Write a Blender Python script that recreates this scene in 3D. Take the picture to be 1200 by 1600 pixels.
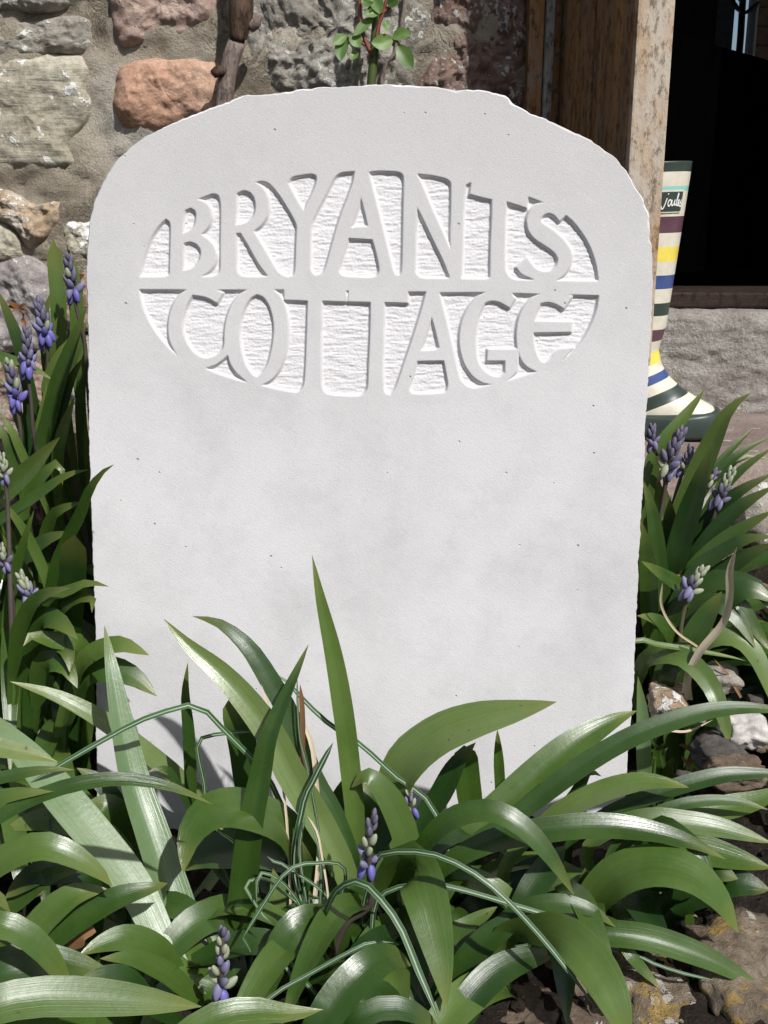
import bpy, bmesh, math, random
import numpy as np
from mathutils import Vector, noise as mnoise

for o in list(bpy.data.objects):
    bpy.data.objects.remove(o, do_unlink=True)
scene = bpy.context.scene
COL = scene.collection
R = math.radians
random.seed(7)
rng = random.Random(11)

# ------------------------------------------------------------------ camera
FPX = 1665.0                     # focal length in photo pixels (photo 1200 x 1600)
PITCH = R(16.0)
CAM = Vector((0.015, -0.824, 0.516))
cam_d = bpy.data.cameras.new('camera')
cam = bpy.data.objects.new('camera', cam_d)
COL.objects.link(cam)
cam.location = CAM
cam.rotation_euler = (R(90) - PITCH, 0, 0)
cam_d.sensor_fit = 'VERTICAL'
cam_d.sensor_height = 34.6
cam_d.lens = 34.6 * FPX / 1600.0
cam_d.clip_start = 0.02
cam_d.clip_end = 200
scene.camera = cam

# ------------------------------------------------------------------ sky, sun, exposure
SUN_AZ = R(32)       # to the right of the viewer's back
SUN_EL = R(48)
SUN_DIR = Vector((math.cos(SUN_EL) * math.sin(SUN_AZ), -math.cos(SUN_EL) * math.cos(SUN_AZ), math.sin(SUN_EL)))
world = bpy.data.worlds.new('World')
scene.world = world
world.use_nodes = True
wn = world.node_tree
wn.nodes.clear()
sky_n = wn.nodes.new('ShaderNodeTexSky')
sky_n.sky_type = 'NISHITA'
sky_n.sun_disc = False
sky_n.sun_elevation = SUN_EL
sky_n.sun_rotation = math.atan2(SUN_DIR.x, SUN_DIR.y)
sky_n.dust_density = 2.5
bg = wn.nodes.new('ShaderNodeBackground')
bg.inputs['Strength'].default_value = 0.074
wo = wn.nodes.new('ShaderNodeOutputWorld')
wn.links.new(sky_n.outputs[0], bg.inputs[0])
wn.links.new(bg.outputs[0], wo.inputs[0])
sun_d = bpy.data.lights.new('sun', 'SUN')
sun_d.energy = 4.3
sun_d.angle = R(0.9)
sun_d.color = (1.0, 0.978, 0.955)
sun = bpy.data.objects.new('sun', sun_d)
COL.objects.link(sun)
sun.rotation_euler = SUN_DIR.to_track_quat('Z', 'Y').to_euler()
sun.location = SUN_DIR * 12
vs = scene.view_settings
vs.view_transform = 'Standard'
vs.look = 'None'
vs.exposure = 0.25
vs.gamma = 1.0
vs.use_curve_mapping = False
scene.render.engine = 'CYCLES'

# ------------------------------------------------------------------ pixel helpers (a pixel gives a direction only)
CP, SP = math.cos(PITCH), math.sin(PITCH)
def ray(px, py):
    x = (px - 600) / FPX
    y = (py - 800) / FPX
    return Vector((x, CP - y * SP, -SP - y * CP))
def atY(px, py, Y):
    d = ray(px, py)
    return CAM + d * ((Y - CAM.y) / d.y)
def atZ(px, py, z):
    d = ray(px, py)
    return CAM + d * ((z - CAM.z) / d.z)
def zdepth(p):
    v = p - CAM
    return v.y * CP - v.z * SP
LEAN = R(8.0)
SU = Vector((0, math.sin(LEAN), math.cos(LEAN)))
SN = Vector((0, -math.cos(LEAN), math.sin(LEAN)))
def on_slab(px, py):
    d = ray(px, py)
    p = CAM + d * (-(CAM.dot(SN)) / d.dot(SN))
    return p.x, p.dot(SU)
def slab_pt(a, b, depth=0.0):
    return Vector((a, 0, 0)) + SU * b - SN * depth

REG = {'A': (0, 960, 2.5), 'B': (230, 850, 2.553), 'C': (300, 1200, 2.609), 'D': (560, 1050, 2.727),
       'E': (800, 1080, 3.0), 'F': (980, 580, 2.5), 'H': (0, 680, 3.077), 'L': (0, 360, 4.446), 'P': (0, 0, 1.0)}
def conv(reg, pts):
    ox, oy, k = REG[reg]
    return [(ox + x / k, oy + y / k) for x, y in pts]

# ------------------------------------------------------------------ object helpers
def tag(o, label=None, cat=None, group=None, kind=None):
    if label: o['label'] = label
    if cat: o['category'] = cat
    if group: o['group'] = group
    if kind: o['kind'] = kind
    return o
def empty(name, loc, label, cat, group=None):
    o = bpy.data.objects.new(name, None)
    o.empty_display_size = 0.05
    COL.objects.link(o)
    o.location = loc
    return tag(o, label, cat, group)
def link(name, me, mat=None, parent=None, smooth=False):
    if mat is not None:
        for m in (mat if isinstance(mat, (list, tuple)) else [mat]):
            me.materials.append(m)
    if smooth:
        me.polygons.foreach_set('use_smooth', [True] * len(me.polygons))
    o = bpy.data.objects.new(name, me)
    COL.objects.link(o)
    if parent is not None:
        o.parent = parent
        off = Vector(parent.location)
        q = parent.parent
        while q is not None:
            off += Vector(q.location)
            q = q.parent
        o.matrix_parent_inverse.identity()
        o.location = -off
    return o
def pyd(name, verts, faces, mat=None, parent=None, smooth=False):
    me = bpy.data.meshes.new(name)
    me.from_pydata([tuple(v) for v in verts], [], faces)
    me.update()
    return link(name, me, mat, parent, smooth)
def from_bm(name, bm, mat=None, parent=None, smooth=False):
    me = bpy.data.meshes.new(name)
    bm.normal_update()
    bm.to_mesh(me)
    bm.free()
    return link(name, me, mat, parent, smooth)
def bm_box(bm, x0, x1, y0, y1, z0, z1, bev=0.0, mi=0):
    vs_ = [bm.verts.new((x, y, z)) for z in (z0, z1) for y in (y0, y1) for x in (x0, x1)]
    fs = [(0, 2, 3, 1), (4, 5, 7, 6), (0, 1, 5, 4), (2, 6, 7, 3), (0, 4, 6, 2), (1, 3, 7, 5)]
    faces = [bm.faces.new([vs_[i] for i in f]) for f in fs]
    for f in faces: f.material_index = mi
    if bev > 0:
        es = {e for f in faces for e in f.edges}
        bmesh.ops.bevel(bm, geom=list(es), offset=bev, segments=2, affect='EDGES', profile=0.6)
def fbm(p, s, octv=4):
    return mnoise.fractal(Vector(p) * s, 1.0, 2.0, octv, noise_basis='PERLIN_ORIGINAL')

# ------------------------------------------------------------------ material helpers
def new_mat(name):
    m = bpy.data.materials.new(name)
    m.use_nodes = True
    nt = m.node_tree
    bs = nt.nodes['Principled BSDF']
    return m, nt, bs
def N(nt, t, **kw):
    n = nt.nodes.new(t)
    for k, v in kw.items():
        if hasattr(n, k) and k not in n.inputs:
            setattr(n, k, v)
        else:
            n.inputs[k].default_value = v
    return n
def coord(nt, kind='Object', scale=(1, 1, 1), rot=(0, 0, 0)):
    tc = nt.nodes.new('ShaderNodeTexCoord')
    mp = nt.nodes.new('ShaderNodeMapping')
    mp.inputs['Scale'].default_value = scale
    mp.inputs['Rotation'].default_value = rot
    nt.links.new(tc.outputs[kind], mp.inputs['Vector'])
    return mp.outputs['Vector']
def noise(nt, vec, scale, detail=6, rough=0.6, dist=0.0):
    n = nt.nodes.new('ShaderNodeTexNoise')
    n.inputs['Scale'].default_value = scale
    n.inputs['Detail'].default_value = detail
    n.inputs['Roughness'].default_value = rough
    n.inputs['Distortion'].default_value = dist
    nt.links.new(vec, n.inputs['Vector'])
    return n.outputs['Fac']
def ramp(nt, fac, stops):
    r = nt.nodes.new('ShaderNodeValToRGB')
    el = r.color_ramp.elements
    while len(el) > 1: el.remove(el[-1])
    el[0].position = stops[0][0]
    c = stops[0][1]
    el[0].color = (*c, 1) if isinstance(c, tuple) else (c, c, c, 1)
    for p, c in stops[1:]:
        e = el.new(p)
        e.color = (*c, 1) if isinstance(c, tuple) else (c, c, c, 1)
    nt.links.new(fac, r.inputs['Fac'])
    return r.outputs['Color']
def mixc(nt, fac, a, b, mode='MIX'):
    m = nt.nodes.new('ShaderNodeMix')
    m.data_type = 'RGBA'
    m.blend_type = mode
    for sock, v in ((m.inputs[0], fac), (m.inputs[6], a), (m.inputs[7], b)):
        if isinstance(v, (int, float)):
            sock.default_value = v
        elif isinstance(v, tuple):
            sock.default_value = (*v, 1)
        else:
            nt.links.new(v, sock)
    return m.outputs[2]
def math_n(nt, op, a, b=None):
    m = nt.nodes.new('ShaderNodeMath')
    m.operation = op
    for i, v in enumerate((a, b)):
        if v is None: continue
        if isinstance(v, (int, float)): m.inputs[i].default_value = v
        else: nt.links.new(v, m.inputs[i])
    return m.outputs[0]
def bump(nt, bs, h, dist, strength=1.0, prev=None):
    b = nt.nodes.new('ShaderNodeBump')
    b.inputs['Distance'].default_value = dist
    b.inputs['Strength'].default_value = strength
    nt.links.new(h, b.inputs['Height'])
    if prev is not None: nt.links.new(prev, b.inputs['Normal'])
    nt.links.new(b.outputs[0], bs.inputs['Normal'])
    return b.outputs[0]
def finish(nt, bs, colr, rough=0.9, spec=0.3):
    if isinstance(colr, tuple): bs.inputs['Base Color'].default_value = (*colr, 1)
    else: nt.links.new(colr, bs.inputs['Base Color'])
    if isinstance(rough, (int, float)): bs.inputs['Roughness'].default_value = rough
    else: nt.links.new(rough, bs.inputs['Roughness'])
    bs.inputs['Specular IOR Level'].default_value = spec

def rand_off(nt, vec):
    oi = nt.nodes.new('ShaderNodeObjectInfo')
    v = nt.nodes.new('ShaderNodeVectorMath')
    v.operation = 'ADD'
    c = nt.nodes.new('ShaderNodeCombineXYZ')
    m = math_n(nt, 'MULTIPLY', oi.outputs['Random'], 37.0)
    for i in range(3): nt.links.new(m, c.inputs[i])
    nt.links.new(vec, v.inputs[0]); nt.links.new(c.outputs[0], v.inputs[1])
    return v.outputs[0]

def stone_mat(name, c0, c1, c2, sc=9.0, lichen=None, lich_amt=0.0, rough_d=0.006, strat=None, fine=140, yellow=0.0):
    """rubble stone: three tones, optional white / yellow lichen spots, deep relief"""
    m, nt, bs = new_mat(name)
    v = rand_off(nt, coord(nt))
    n1 = noise(nt, v, sc, 8, 0.65)
    col = ramp(nt, n1, [(0.30, c0), (0.5, c1), (0.68, c2)])
    n2 = noise(nt, v, fine, 5, 0.7)
    col = mixc(nt, 0.65, col, ramp(nt, n2, [(0.3, 0.40), (0.55, 1.0), (0.8, 1.3)]), 'MULTIPLY')
    h = math_n(nt, 'ADD', math_n(nt, 'MULTIPLY', noise(nt, v, sc * 4, 8, 0.76), 1.0), math_n(nt, 'MULTIPLY', n2, 0.4))
    if strat:
        vs2 = coord(nt, 'Object', strat)
        ns = noise(nt, vs2, 6.0, 6, 0.65, 0.4)
        col = mixc(nt, 0.5, col, ramp(nt, ns, [(0.35, 0.6), (0.5, 1.0), (0.65, 1.15)]), 'MULTIPLY')
        h = math_n(nt, 'ADD', h, math_n(nt, 'MULTIPLY', ns, 1.2))
    if lichen:
        vo = nt.nodes.new('ShaderNodeTexNoise')
        vo.inputs['Scale'].default_value = sc * 7
        vo.inputs['Detail'].default_value = 4
        nt.links.new(v, vo.inputs['Vector'])
        big = noise(nt, v, sc * 1.1, 3, 0.5)
        s = math_n(nt, 'ADD', math_n(nt, 'MULTIPLY', vo.outputs['Fac'], 0.75), math_n(nt, 'MULTIPLY', big, 0.4))
        th = 0.70 - lich_amt
        f = ramp(nt, s, [(th, 0.0), (th + 0.03, 1.0)])
        col = mixc(nt, f, col, lichen)
        h = math_n(nt, 'ADD', h, math_n(nt, 'MULTIPLY', f, 0.25))
    if yellow > 0:
        s2 = noise(nt, rand_off(nt, coord(nt, 'Object', (1, 1.2, 1))), sc * 2.6, 6, 0.75)
        f2 = ramp(nt, s2, [(0.58 - yellow * 0.2, 0.0), (0.64 - yellow * 0.2, 0.85)])
        col = mixc(nt, f2, col, (0.40, 0.27, 0.075))
    finish(nt, bs, col, 0.95, 0.15)
    bump(nt, bs, h, rough_d, 0.9)
    return m

# ------------------------------------------------------------------ materials
def mk_slab(name, fresh):
    m, nt, bs = new_mat(name)
    v = coord(nt)
    n1 = noise(nt, v, 7.0, 6, 0.6)
    n2 = noise(nt, v, 900.0, 3, 0.7)
    n4 = noise(nt, v, 26.0, 5, 0.65)
    if fresh:
        col = ramp(nt, n1, [(0.3, (0.565, 0.556, 0.562)), (0.7, (0.615, 0.607, 0.617))])
    else:
        col = ramp(nt, n1, [(0.28, (0.465, 0.462, 0.462)), (0.5, (0.545, 0.541, 0.544)), (0.72, (0.585, 0.581, 0.588))])
        col = mixc(nt, 0.35, col, ramp(nt, n4, [(0.32, 0.80), (0.5, 1.0), (0.75, 1.06)]), 'MULTIPLY')
        sx = nt.nodes.new('ShaderNodeSeparateXYZ')
        nt.links.new(v, sx.inputs[0])
        # weathered greyer head of the stone
        zf = math_n(nt, 'ADD', sx.outputs['Z'], math_n(nt, 'MULTIPLY', math_n(nt, 'SUBTRACT', n1, 0.5), 0.35))
        col = mixc(nt, ramp(nt, zf, [(0.28, 0.0), (0.60, 0.7)]), col, (0.435, 0.428, 0.418))
    col = mixc(nt, 0.45, col, ramp(nt, n2, [(0.3, 0.78), (0.5, 1.0), (0.7, 1.08)]), 'MULTIPLY')
    vor = nt.nodes.new('ShaderNodeTexVoronoi')
    vor.inputs['Scale'].default_value = 58
    nt.links.new(v, vor.inputs['Vector'])
    pit = ramp(nt, vor.outputs['Distance'], [(0.04, 1.0), (0.065, 0.0)])
    pit = math_n(nt, 'MULTIPLY', pit, ramp(nt, noise(nt, v, 31, 2), [(0.50, 0.0), (0.55, 1.0)]))
    if not fresh:
        col = mixc(nt, math_n(nt, 'MULTIPLY', pit, 0.55), col, (0.20, 0.19, 0.18))
    finish(nt, bs, col, 0.92, 0.2)
    # saw marks running diagonally, grain and pits
    vr = coord(nt, 'Object', (1, 1, 1), (0, R(-36), 0))
    mp2 = nt.nodes.new('ShaderNodeMapping'); mp2.inputs['Scale'].default_value = (14, 1, 620)
    nt.links.new(vr, mp2.inputs['Vector'])
    saw = noise(nt, mp2.outputs[0], 1.0, 3, 0.6)
    h = math_n(nt, 'ADD', math_n(nt, 'MULTIPLY', saw, 0.13), math_n(nt, 'MULTIPLY', n2, 0.42))
    h = math_n(nt, 'ADD', h, math_n(nt, 'MULTIPLY', n4, 0.6))
    h = math_n(nt, 'SUBTRACT', h, math_n(nt, 'MULTIPLY', pit, 1.6))
    bump(nt, bs, h, 0.0006 if not fresh else 0.0005, 1.0)
    return m
M_SLAB = mk_slab('limestone_face', False)
M_CUT = mk_slab('limestone_fresh_cut', True)

def mk_leaf(name, c0, c1, c2, rough=0.36, striped=False, dry=False, trans=0.10, bd=0.00020):
    m, nt, bs = new_mat(name)
    tc = nt.nodes.new('ShaderNodeTexCoord')
    uv = tc.outputs['UV']
    mp = nt.nodes.new('ShaderNodeMapping')
    mp.inputs['Scale'].default_value = (34, 0.9, 1)
    nt.links.new(uv, mp.inputs['Vector'])
    vein = noise(nt, rand_off(nt, mp.outputs[0]), 1.0, 3, 0.6)
    ob = rand_off(nt, coord(nt))
    n1 = noise(nt, ob, 22, 5, 0.6)
    oi = nt.nodes.new('ShaderNodeObjectInfo')
    fac = math_n(nt, 'ADD', math_n(nt, 'MULTIPLY', n1, 0.55), math_n(nt, 'MULTIPLY', oi.outputs['Random'], 0.5))
    col = ramp(nt, fac, [(0.28, c0), (0.52, c1), (0.80, c2)])
    col = mixc(nt, 0.55, col, ramp(nt, vein, [(0.3, 0.80), (0.5, 1.0), (0.72, 1.14)]), 'MULTIPLY')
    sx = nt.nodes.new('ShaderNodeSeparateXYZ')
    nt.links.new(uv, sx.inputs[0])
    if striped:
        s = math_n(nt, 'ABSOLUTE', math_n(nt, 'SUBTRACT', sx.outputs['X'], 0.5))
        f = ramp(nt, s, [(0.0, 0.75), (0.06, 0.75), (0.11, 0.0), (0.40, 0.0), (0.46, 0.35), (0.5, 0.25)])
        col = mixc(nt, f, col, (0.34, 0.42, 0.30))
    elif not dry:
        # yellowish tips, paler margins, small blemishes
        tip = ramp(nt, sx.outputs['Y'], [(0.88, 0.0), (1.0, 0.55)])
        col = mixc(nt, tip, col, (0.17, 0.18, 0.045))
        sp = ramp(nt, noise(nt, ob, 150, 2, 0.5), [(0.72, 0.0), (0.75, 0.8)])
        sp = math_n(nt, 'MULTIPLY', sp, ramp(nt, noise(nt, ob, 18, 2), [(0.52, 0.0), (0.60, 1.0)]))
        col = mixc(nt, sp, col, (0.035, 0.025, 0.015))
    rg = ramp(nt, n1, [(0.3, rough - 0.07), (0.7, rough + 0.12)])
    finish(nt, bs, col, rg, 0.5)
    h = math_n(nt, 'ADD', math_n(nt, 'MULTIPLY', vein, 0.8), math_n(nt, 'MULTIPLY', noise(nt, ob, 320, 3), 0.5))
    bump(nt, bs, h, bd, 0.9)
    out = nt.nodes['Material Output']
    tr = nt.nodes.new('ShaderNodeBsdfTranslucent')
    tcol = mixc(nt, 1.0, col, (1.7, 1.9, 0.9), 'MULTIPLY')
    nt.links.new(tcol, tr.inputs['Color'])
    mx = nt.nodes.new('ShaderNodeMixShader')
    mx.inputs[0].default_value = trans
    nt.links.new(bs.outputs[0], mx.inputs[1])
    nt.links.new(tr.outputs[0], mx.inputs[2])
    nt.links.new(mx.outputs[0], out.inputs['Surface'])
    return m
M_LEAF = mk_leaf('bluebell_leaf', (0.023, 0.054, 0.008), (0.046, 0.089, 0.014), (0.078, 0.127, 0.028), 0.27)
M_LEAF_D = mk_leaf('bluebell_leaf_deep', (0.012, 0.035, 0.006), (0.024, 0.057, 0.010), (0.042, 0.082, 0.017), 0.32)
M_LEAF_P = mk_leaf('bluebell_leaf_pale', (0.058, 0.100, 0.022), (0.088, 0.136, 0.036), (0.118, 0.166, 0.052), 0.27)
M_SHINE = mk_leaf('bluebell_leaf_shiny', (0.085, 0.145, 0.060), (0.115, 0.18, 0.08), (0.15, 0.21, 0.105), 0.31, bd=0.00030)
M_GRASS = mk_leaf('striped_grass_blade', (0.018, 0.055, 0.018), (0.028, 0.075, 0.024), (0.04, 0.10, 0.03), 0.42, striped=True)
M_DRY = mk_leaf('dry_straw', (0.34, 0.27, 0.18), (0.46, 0.38, 0.27), (0.54, 0.46, 0.34), 0.7, dry=True)
M_RUST = mk_leaf('rusty_dead_leaf', (0.10, 0.05, 0.02), (0.16, 0.08, 0.03), (0.21, 0.11, 0.05), 0.7, dry=True)
M_BRONZE = mk_leaf('bronze_rose_leaf', (0.11, 0.045, 0.02), (0.16, 0.065, 0.025), (0.17, 0.10, 0.03), 0.4, dry=True)
M_ROSE = mk_leaf('rose_leaf', (0.07, 0.14, 0.03), (0.11, 0.20, 0.045), (0.17, 0.27, 0.07), 0.45, dry=True, trans=0.25)

def simple(name, c, rough=0.6, spec=0.3, var=0.25, sc=40, bd=0.0):
    m, nt, bs = new_mat(name)
    v = rand_off(nt, coord(nt))
    n1 = noise(nt, v, sc, 5, 0.6)
    col = mixc(nt, 1.0, c, ramp(nt, n1, [(0.3, 1 - var), (0.7, 1 + var)]), 'MULTIPLY')
    finish(nt, bs, col, rough, spec)
    if bd > 0: bump(nt, bs, n1, bd)
    return m
M_STEM = simple('flower_stem', (0.075, 0.075, 0.035), 0.5, 0.4)
M_STEM_P = simple('flower_stem_purple', (0.06, 0.05, 0.04), 0.5, 0.4)
M_BUD_B = simple('bud_blue', (0.125, 0.115, 0.34), 0.5, 0.35, 0.4, 300)
M_BUD_L = simple('bud_lilac_grey', (0.17, 0.16, 0.27), 0.55, 0.3, 0.4, 300)
M_BUD_G = simple('bud_greenish', (0.26, 0.29, 0.20), 0.55, 0.3, 0.3, 300)
M_BUD_S = simple('bud_slate', (0.11, 0.10, 0.15), 0.55, 0.3, 0.35, 300)
M_RED = simple('rose_red_stalk', (0.17, 0.05, 0.035), 0.5, 0.4)
M_GREENSTEM = simple('rose_green_stem', (0.06, 0.085, 0.02), 0.5, 0.4)

# ================================================================== GROUND / TERRAIN
WALL_Y = 0.875
PAVE_Z = 0.204
def sstep(a, b, x):
    t = min(1, max(0, (x - a) / (b - a)))
    return t * t * (3 - 2 * t)
def ground_h(x, y):
    h = 0.16 * sstep(0.12, 0.60, y)
    h -= 0.02 * sstep(-0.10, -0.5, y) * 0
    h += 0.012 * fbm((x, y, 3.3), 5.0, 3)
    return h
def soil_mesh():
    xs = np.concatenate([np.linspace(-6, -0.85, 14)[:-1], np.linspace(-0.85, 0.85, 260), np.linspace(0.85, 6, 14)[1:]])
    ys = np.concatenate([np.linspace(-6, -0.5, 12)[:-1], np.linspace(-0.5, 0.9, 200), np.linspace(0.9, 6, 12)[1:]])
    vv = []
    for y in ys:
        for x in xs:
            z = ground_h(x, y)
            if abs(x) < 0.86 and -0.5 < y < 0.9:
                z += 0.010 * fbm((x, y, 0), 38, 4) + 0.006 * fbm((x, y, 9), 110, 2)
            if y > 0.88: z = min(z, 0.14)
            vv.append((x, y, z))
    nx = len(xs)
    ff = [(j * nx + i, j * nx + i + 1, (j + 1) * nx + i + 1, (j + 1) * nx + i)
          for j in range(len(ys) - 1) for i in range(nx - 1)]
    return vv, ff
def mk_soil():
    m, nt, bs = new_mat('garden_soil')
    v = coord(nt)
    n1 = noise(nt, v, 30, 8, 0.7)
    col = ramp(nt, n1, [(0.3, (0.012, 0.009, 0.007)), (0.55, (0.030, 0.022, 0.016)), (0.75, (0.065, 0.048, 0.035))])
    n2 = noise(nt, v, 240, 4, 0.7)
    col = mixc(nt, 0.6, col, ramp(nt, n2, [(0.35, 0.5), (0.6, 1.0), (0.78, 1.9)]), 'MULTIPLY')
    finish(nt, bs, col, 0.95, 0.2)
    bump(nt, bs, math_n(nt, 'ADD', n1, n2), 0.006)
    return m
M_SOIL = mk_soil()
vv, ff = soil_mesh()
soil = pyd('soil', vv, ff, M_SOIL, smooth=True)
tag(soil, kind='structure')

# ================================================================== HOUSE WALL (rubble stones bedded in mortar)
def mk_mortar():
    m, nt, bs = new_mat('lime_mortar')
    v = coord(nt)
    n1 = noise(nt, v, 7, 7, 0.6)
    col = ramp(nt, n1, [(0.28, (0.24, 0.20, 0.15)), (0.42, (0.35, 0.305, 0.235)), (0.55, (0.42, 0.375, 0.30)), (0.72, (0.50, 0.465, 0.40))])
    n2 = noise(nt, v, 320, 4, 0.7)
    col = mixc(nt, 0.5, col, ramp(nt, n2, [(0.3, 0.6), (0.55, 1.0), (0.8, 1.25)]), 'MULTIPLY')
    sp = ramp(nt, noise(nt, v, 75, 2, 0.5), [(0.74, 0.0), (0.77, 0.8)])
    col = mixc(nt, sp, col, (0.55, 0.54, 0.50))
    moss = ramp(nt, noise(nt, v, 16, 5, 0.7), [(0.60, 0.0), (0.72, 0.45)])
    col = mixc(nt, moss, col, (0.16, 0.13, 0.06))
    finish(nt, bs, col, 0.95, 0.15)
    gap = ramp(nt, noise(nt, v, 13, 7, 0.72, 0.8), [(0.475, 0.0), (0.495, 1.0), (0.51, 1.0), (0.53, 0.0)])
    gap = math_n(nt, 'MULTIPLY', gap, ramp(nt, noise(nt, v, 5, 2), [(0.48, 0.0), (0.56, 1.0)]))
    h = math_n(nt, 'ADD', math_n(nt, 'MULTIPLY', n2, 0.55), math_n(nt, 'MULTIPLY', noise(nt, v, 60, 8, 0.78), 1.5))
    h = math_n(nt, 'SUBTRACT', h, math_n(nt, 'MULTIPLY', gap, 1.2))
    bump(nt, bs, h, 0.0055)
    return m
M_MORTAR = mk_mortar()
M_ST = {
    'cream': stone_mat('stone_cream', (0.30, 0.27, 0.20), (0.40, 0.37, 0.29), (0.50, 0.47, 0.38), 7, (0.66, 0.66, 0.62), 0.03, 0.004, strat=(0.7, 0.7, 9)),
    'grey': stone_mat('stone_grey_lichened', (0.20, 0.18, 0.15), (0.33, 0.305, 0.26), (0.43, 0.41, 0.36), 9, (0.58, 0.58, 0.53), 0.05, 0.006),
    'rough': stone_mat('stone_rough_grey', (0.21, 0.19, 0.16), (0.36, 0.335, 0.29), (0.48, 0.45, 0.40), 16, (0.55, 0.56, 0.51), 0.06, 0.010, fine=110),
    'redrough': stone_mat('stone_rough_red', (0.15, 0.095, 0.075), (0.27, 0.18, 0.145), (0.38, 0.29, 0.24), 16, (0.55, 0.57, 0.52), 0.04, 0.010, fine=110),
    'pink': stone_mat('stone_pink', (0.25, 0.17, 0.14), (0.35, 0.25, 0.205), (0.43, 0.33, 0.28), 8, (0.42, 0.34, 0.26), 0.0, 0.005),
    'orange': stone_mat('stone_orange', (0.32, 0.19, 0.13), (0.46, 0.28, 0.195), (0.53, 0.37, 0.27), 8, (0.50, 0.38, 0.22), 0.015, 0.005),
    'flint': stone_mat('stone_flint', (0.26, 0.17, 0.10), (0.46, 0.36, 0.25), (0.62, 0.57, 0.50), 16, (0.72, 0.70, 0.67), 0.04, 0.007),
    'lilac': stone_mat('stone_lilac_grey', (0.20, 0.17, 0.165), (0.31, 0.28, 0.27), (0.40, 0.37, 0.35), 12, (0.55, 0.54, 0.50), 0.02, 0.006),
    'lichenrock': stone_mat('stone_yellow_lichen', (0.12, 0.095, 0.065), (0.25, 0.20, 0.145), (0.37, 0.31, 0.24), 14, (0.50, 0.47, 0.40), 0.02, 0.013, yellow=0.26),
    'brownrock': stone_mat('stone_brown', (0.10, 0.075, 0.055), (0.20, 0.15, 0.11), (0.28, 0.22, 0.16), 14, (0.55, 0.52, 0.45), 0.0, 0.007),
    'darkrock': stone_mat('stone_dark_grey', (0.045, 0.042, 0.038), (0.10, 0.09, 0.08), (0.16, 0.15, 0.135), 14, (0.4, 0.4, 0.37), 0.0, 0.006),
}
def clean_poly(pts):
    return [Vector((p[0], p[1])) for p in pts]
def smooth_poly(pts, n):
    """closed Catmull-Rom through pts, n samples"""
    k = len(pts)
    out = []
    for i in range(n):
        t = i / n * k
        a = int(t); u = t - a
        p0, p1, p2, p3 = pts[(a - 1) % k], pts[a % k], pts[(a + 1) % k], pts[(a + 2) % k]
        out.append(0.5 * ((2 * p1) + (p2 - p0) * u + (2 * p0 - 5 * p1 + 4 * p2 - p3) * u * u + (3 * p1 - p0 - 3 * p2 + p3) * u ** 3))
    return out
def wall_stone(parent, poly_xz, mat, proud=0.02, amp=0.006, seed=0.0, nr=12, na=56, flat=3.0, name='stone', frq=12):
    """stone bedded in the wall plane; poly in (x, z) metres"""
    pts = smooth_poly(clean_poly(poly_xz), na)
    c = sum(pts, Vector((0, 0))) / na
    vv, ff = [], []
    def hgt(p, prof):
        y = WALL_Y - 0.013 - proud * 0.38 * prof + 0.030 * (1 - prof)
        y -= amp * fbm((p.x, p.y, seed), frq, 5) * (0.35 + 0.65 * prof) * 2.0
        y -= amp * 0.8 * fbm((p.x, p.y, seed + 5), frq * 4.5, 5) * prof
        return y
    vv.append((c.x, hgt(c, 1.0), c.y))
    for j in range(1, nr + 1):
        r2 = (j / nr) ** 0.8
        for i in range(na):
            wob = 1.085 + 0.055 * fbm((pts[i].x * 3, pts[i].y * 3, seed), 11, 4) * r2
            p = c + (pts[i] - c) * r2 * wob
            prof = max(0.0, 1 - r2 ** (2 * flat)) ** 0.5
            vv.append((p.x, hgt(p, prof), p.y))
    for i in range(na): ff.append((0, 1 + i, 1 + (i + 1) % na))
    for j in range(nr - 1):
        for i in range(na):
            a_, b_ = 1 + j * na + i, 1 + j * na + (i + 1) % na
            ff.append((a_, a_ + na, b_ + na, b_))
    return pyd(name, vv, ff, mat, parent, smooth=True)

wall = empty('rubble_wall', (-0.6, WALL_Y, 0.1), 'old rubble stone house wall of mixed cream, pink and grey stones in mortar', 'wall')
JAMB_X = 0.272        # left side of the door opening
OPEN_R = 1.10
OPEN_T = 2.12
def mortar_face(x0, x1, z0, z1, step, nm):
    nx = max(2, int((x1 - x0) / step)); nz = max(2, int((z1 - z0) / step))
    vv = []
    for j in range(nz + 1):
        for i in range(nx + 1):
            x = x0 + (x1 - x0) * i / nx; z = z0 + (z1 - z0) * j / nz
            y = WALL_Y - 0.010 - 0.013 * fbm((x, z, 1.7), 10, 4) - 0.0065 * fbm((x, z, 4.7), 38, 5) + 0.006 * max(0, 0.12 - abs(fbm((x, z, 8.1), 9, 4))) / 0.12
            if i in (0, nx) or j in (0, nz): y = WALL_Y
            vv.append((x, y, z))
    ff = [(j * (nx + 1) + i, j * (nx + 1) + i + 1, (j + 1) * (nx + 1) + i + 1, (j + 1) * (nx + 1) + i) for j in range(nz) for i in range(nx)]
    k = len(vv)
    vv += [(x0, WALL_Y, z0), (x1, WALL_Y, z0), (x1, WALL_Y, z1), (x0, WALL_Y, z1),
           (x0, WALL_Y + 0.35, z0), (x1, WALL_Y + 0.35, z0), (x1, WALL_Y + 0.35, z1), (x0, WALL_Y + 0.35, z1)]
    ff += [(k + 4, k + 7, k + 6, k + 5), (k, k + 4, k + 5, k + 1), (k + 1, k + 5, k + 6, k + 2), (k + 2, k + 6, k + 7, k + 3), (k + 3, k + 7, k + 4, k)]
    return pyd(nm, vv, ff, M_MORTAR, wall, smooth=step < 0.05)
mf = mortar_face(-0.95, JAMB_X, -0.05, 1.15, 0.008, 'mortar')
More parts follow.
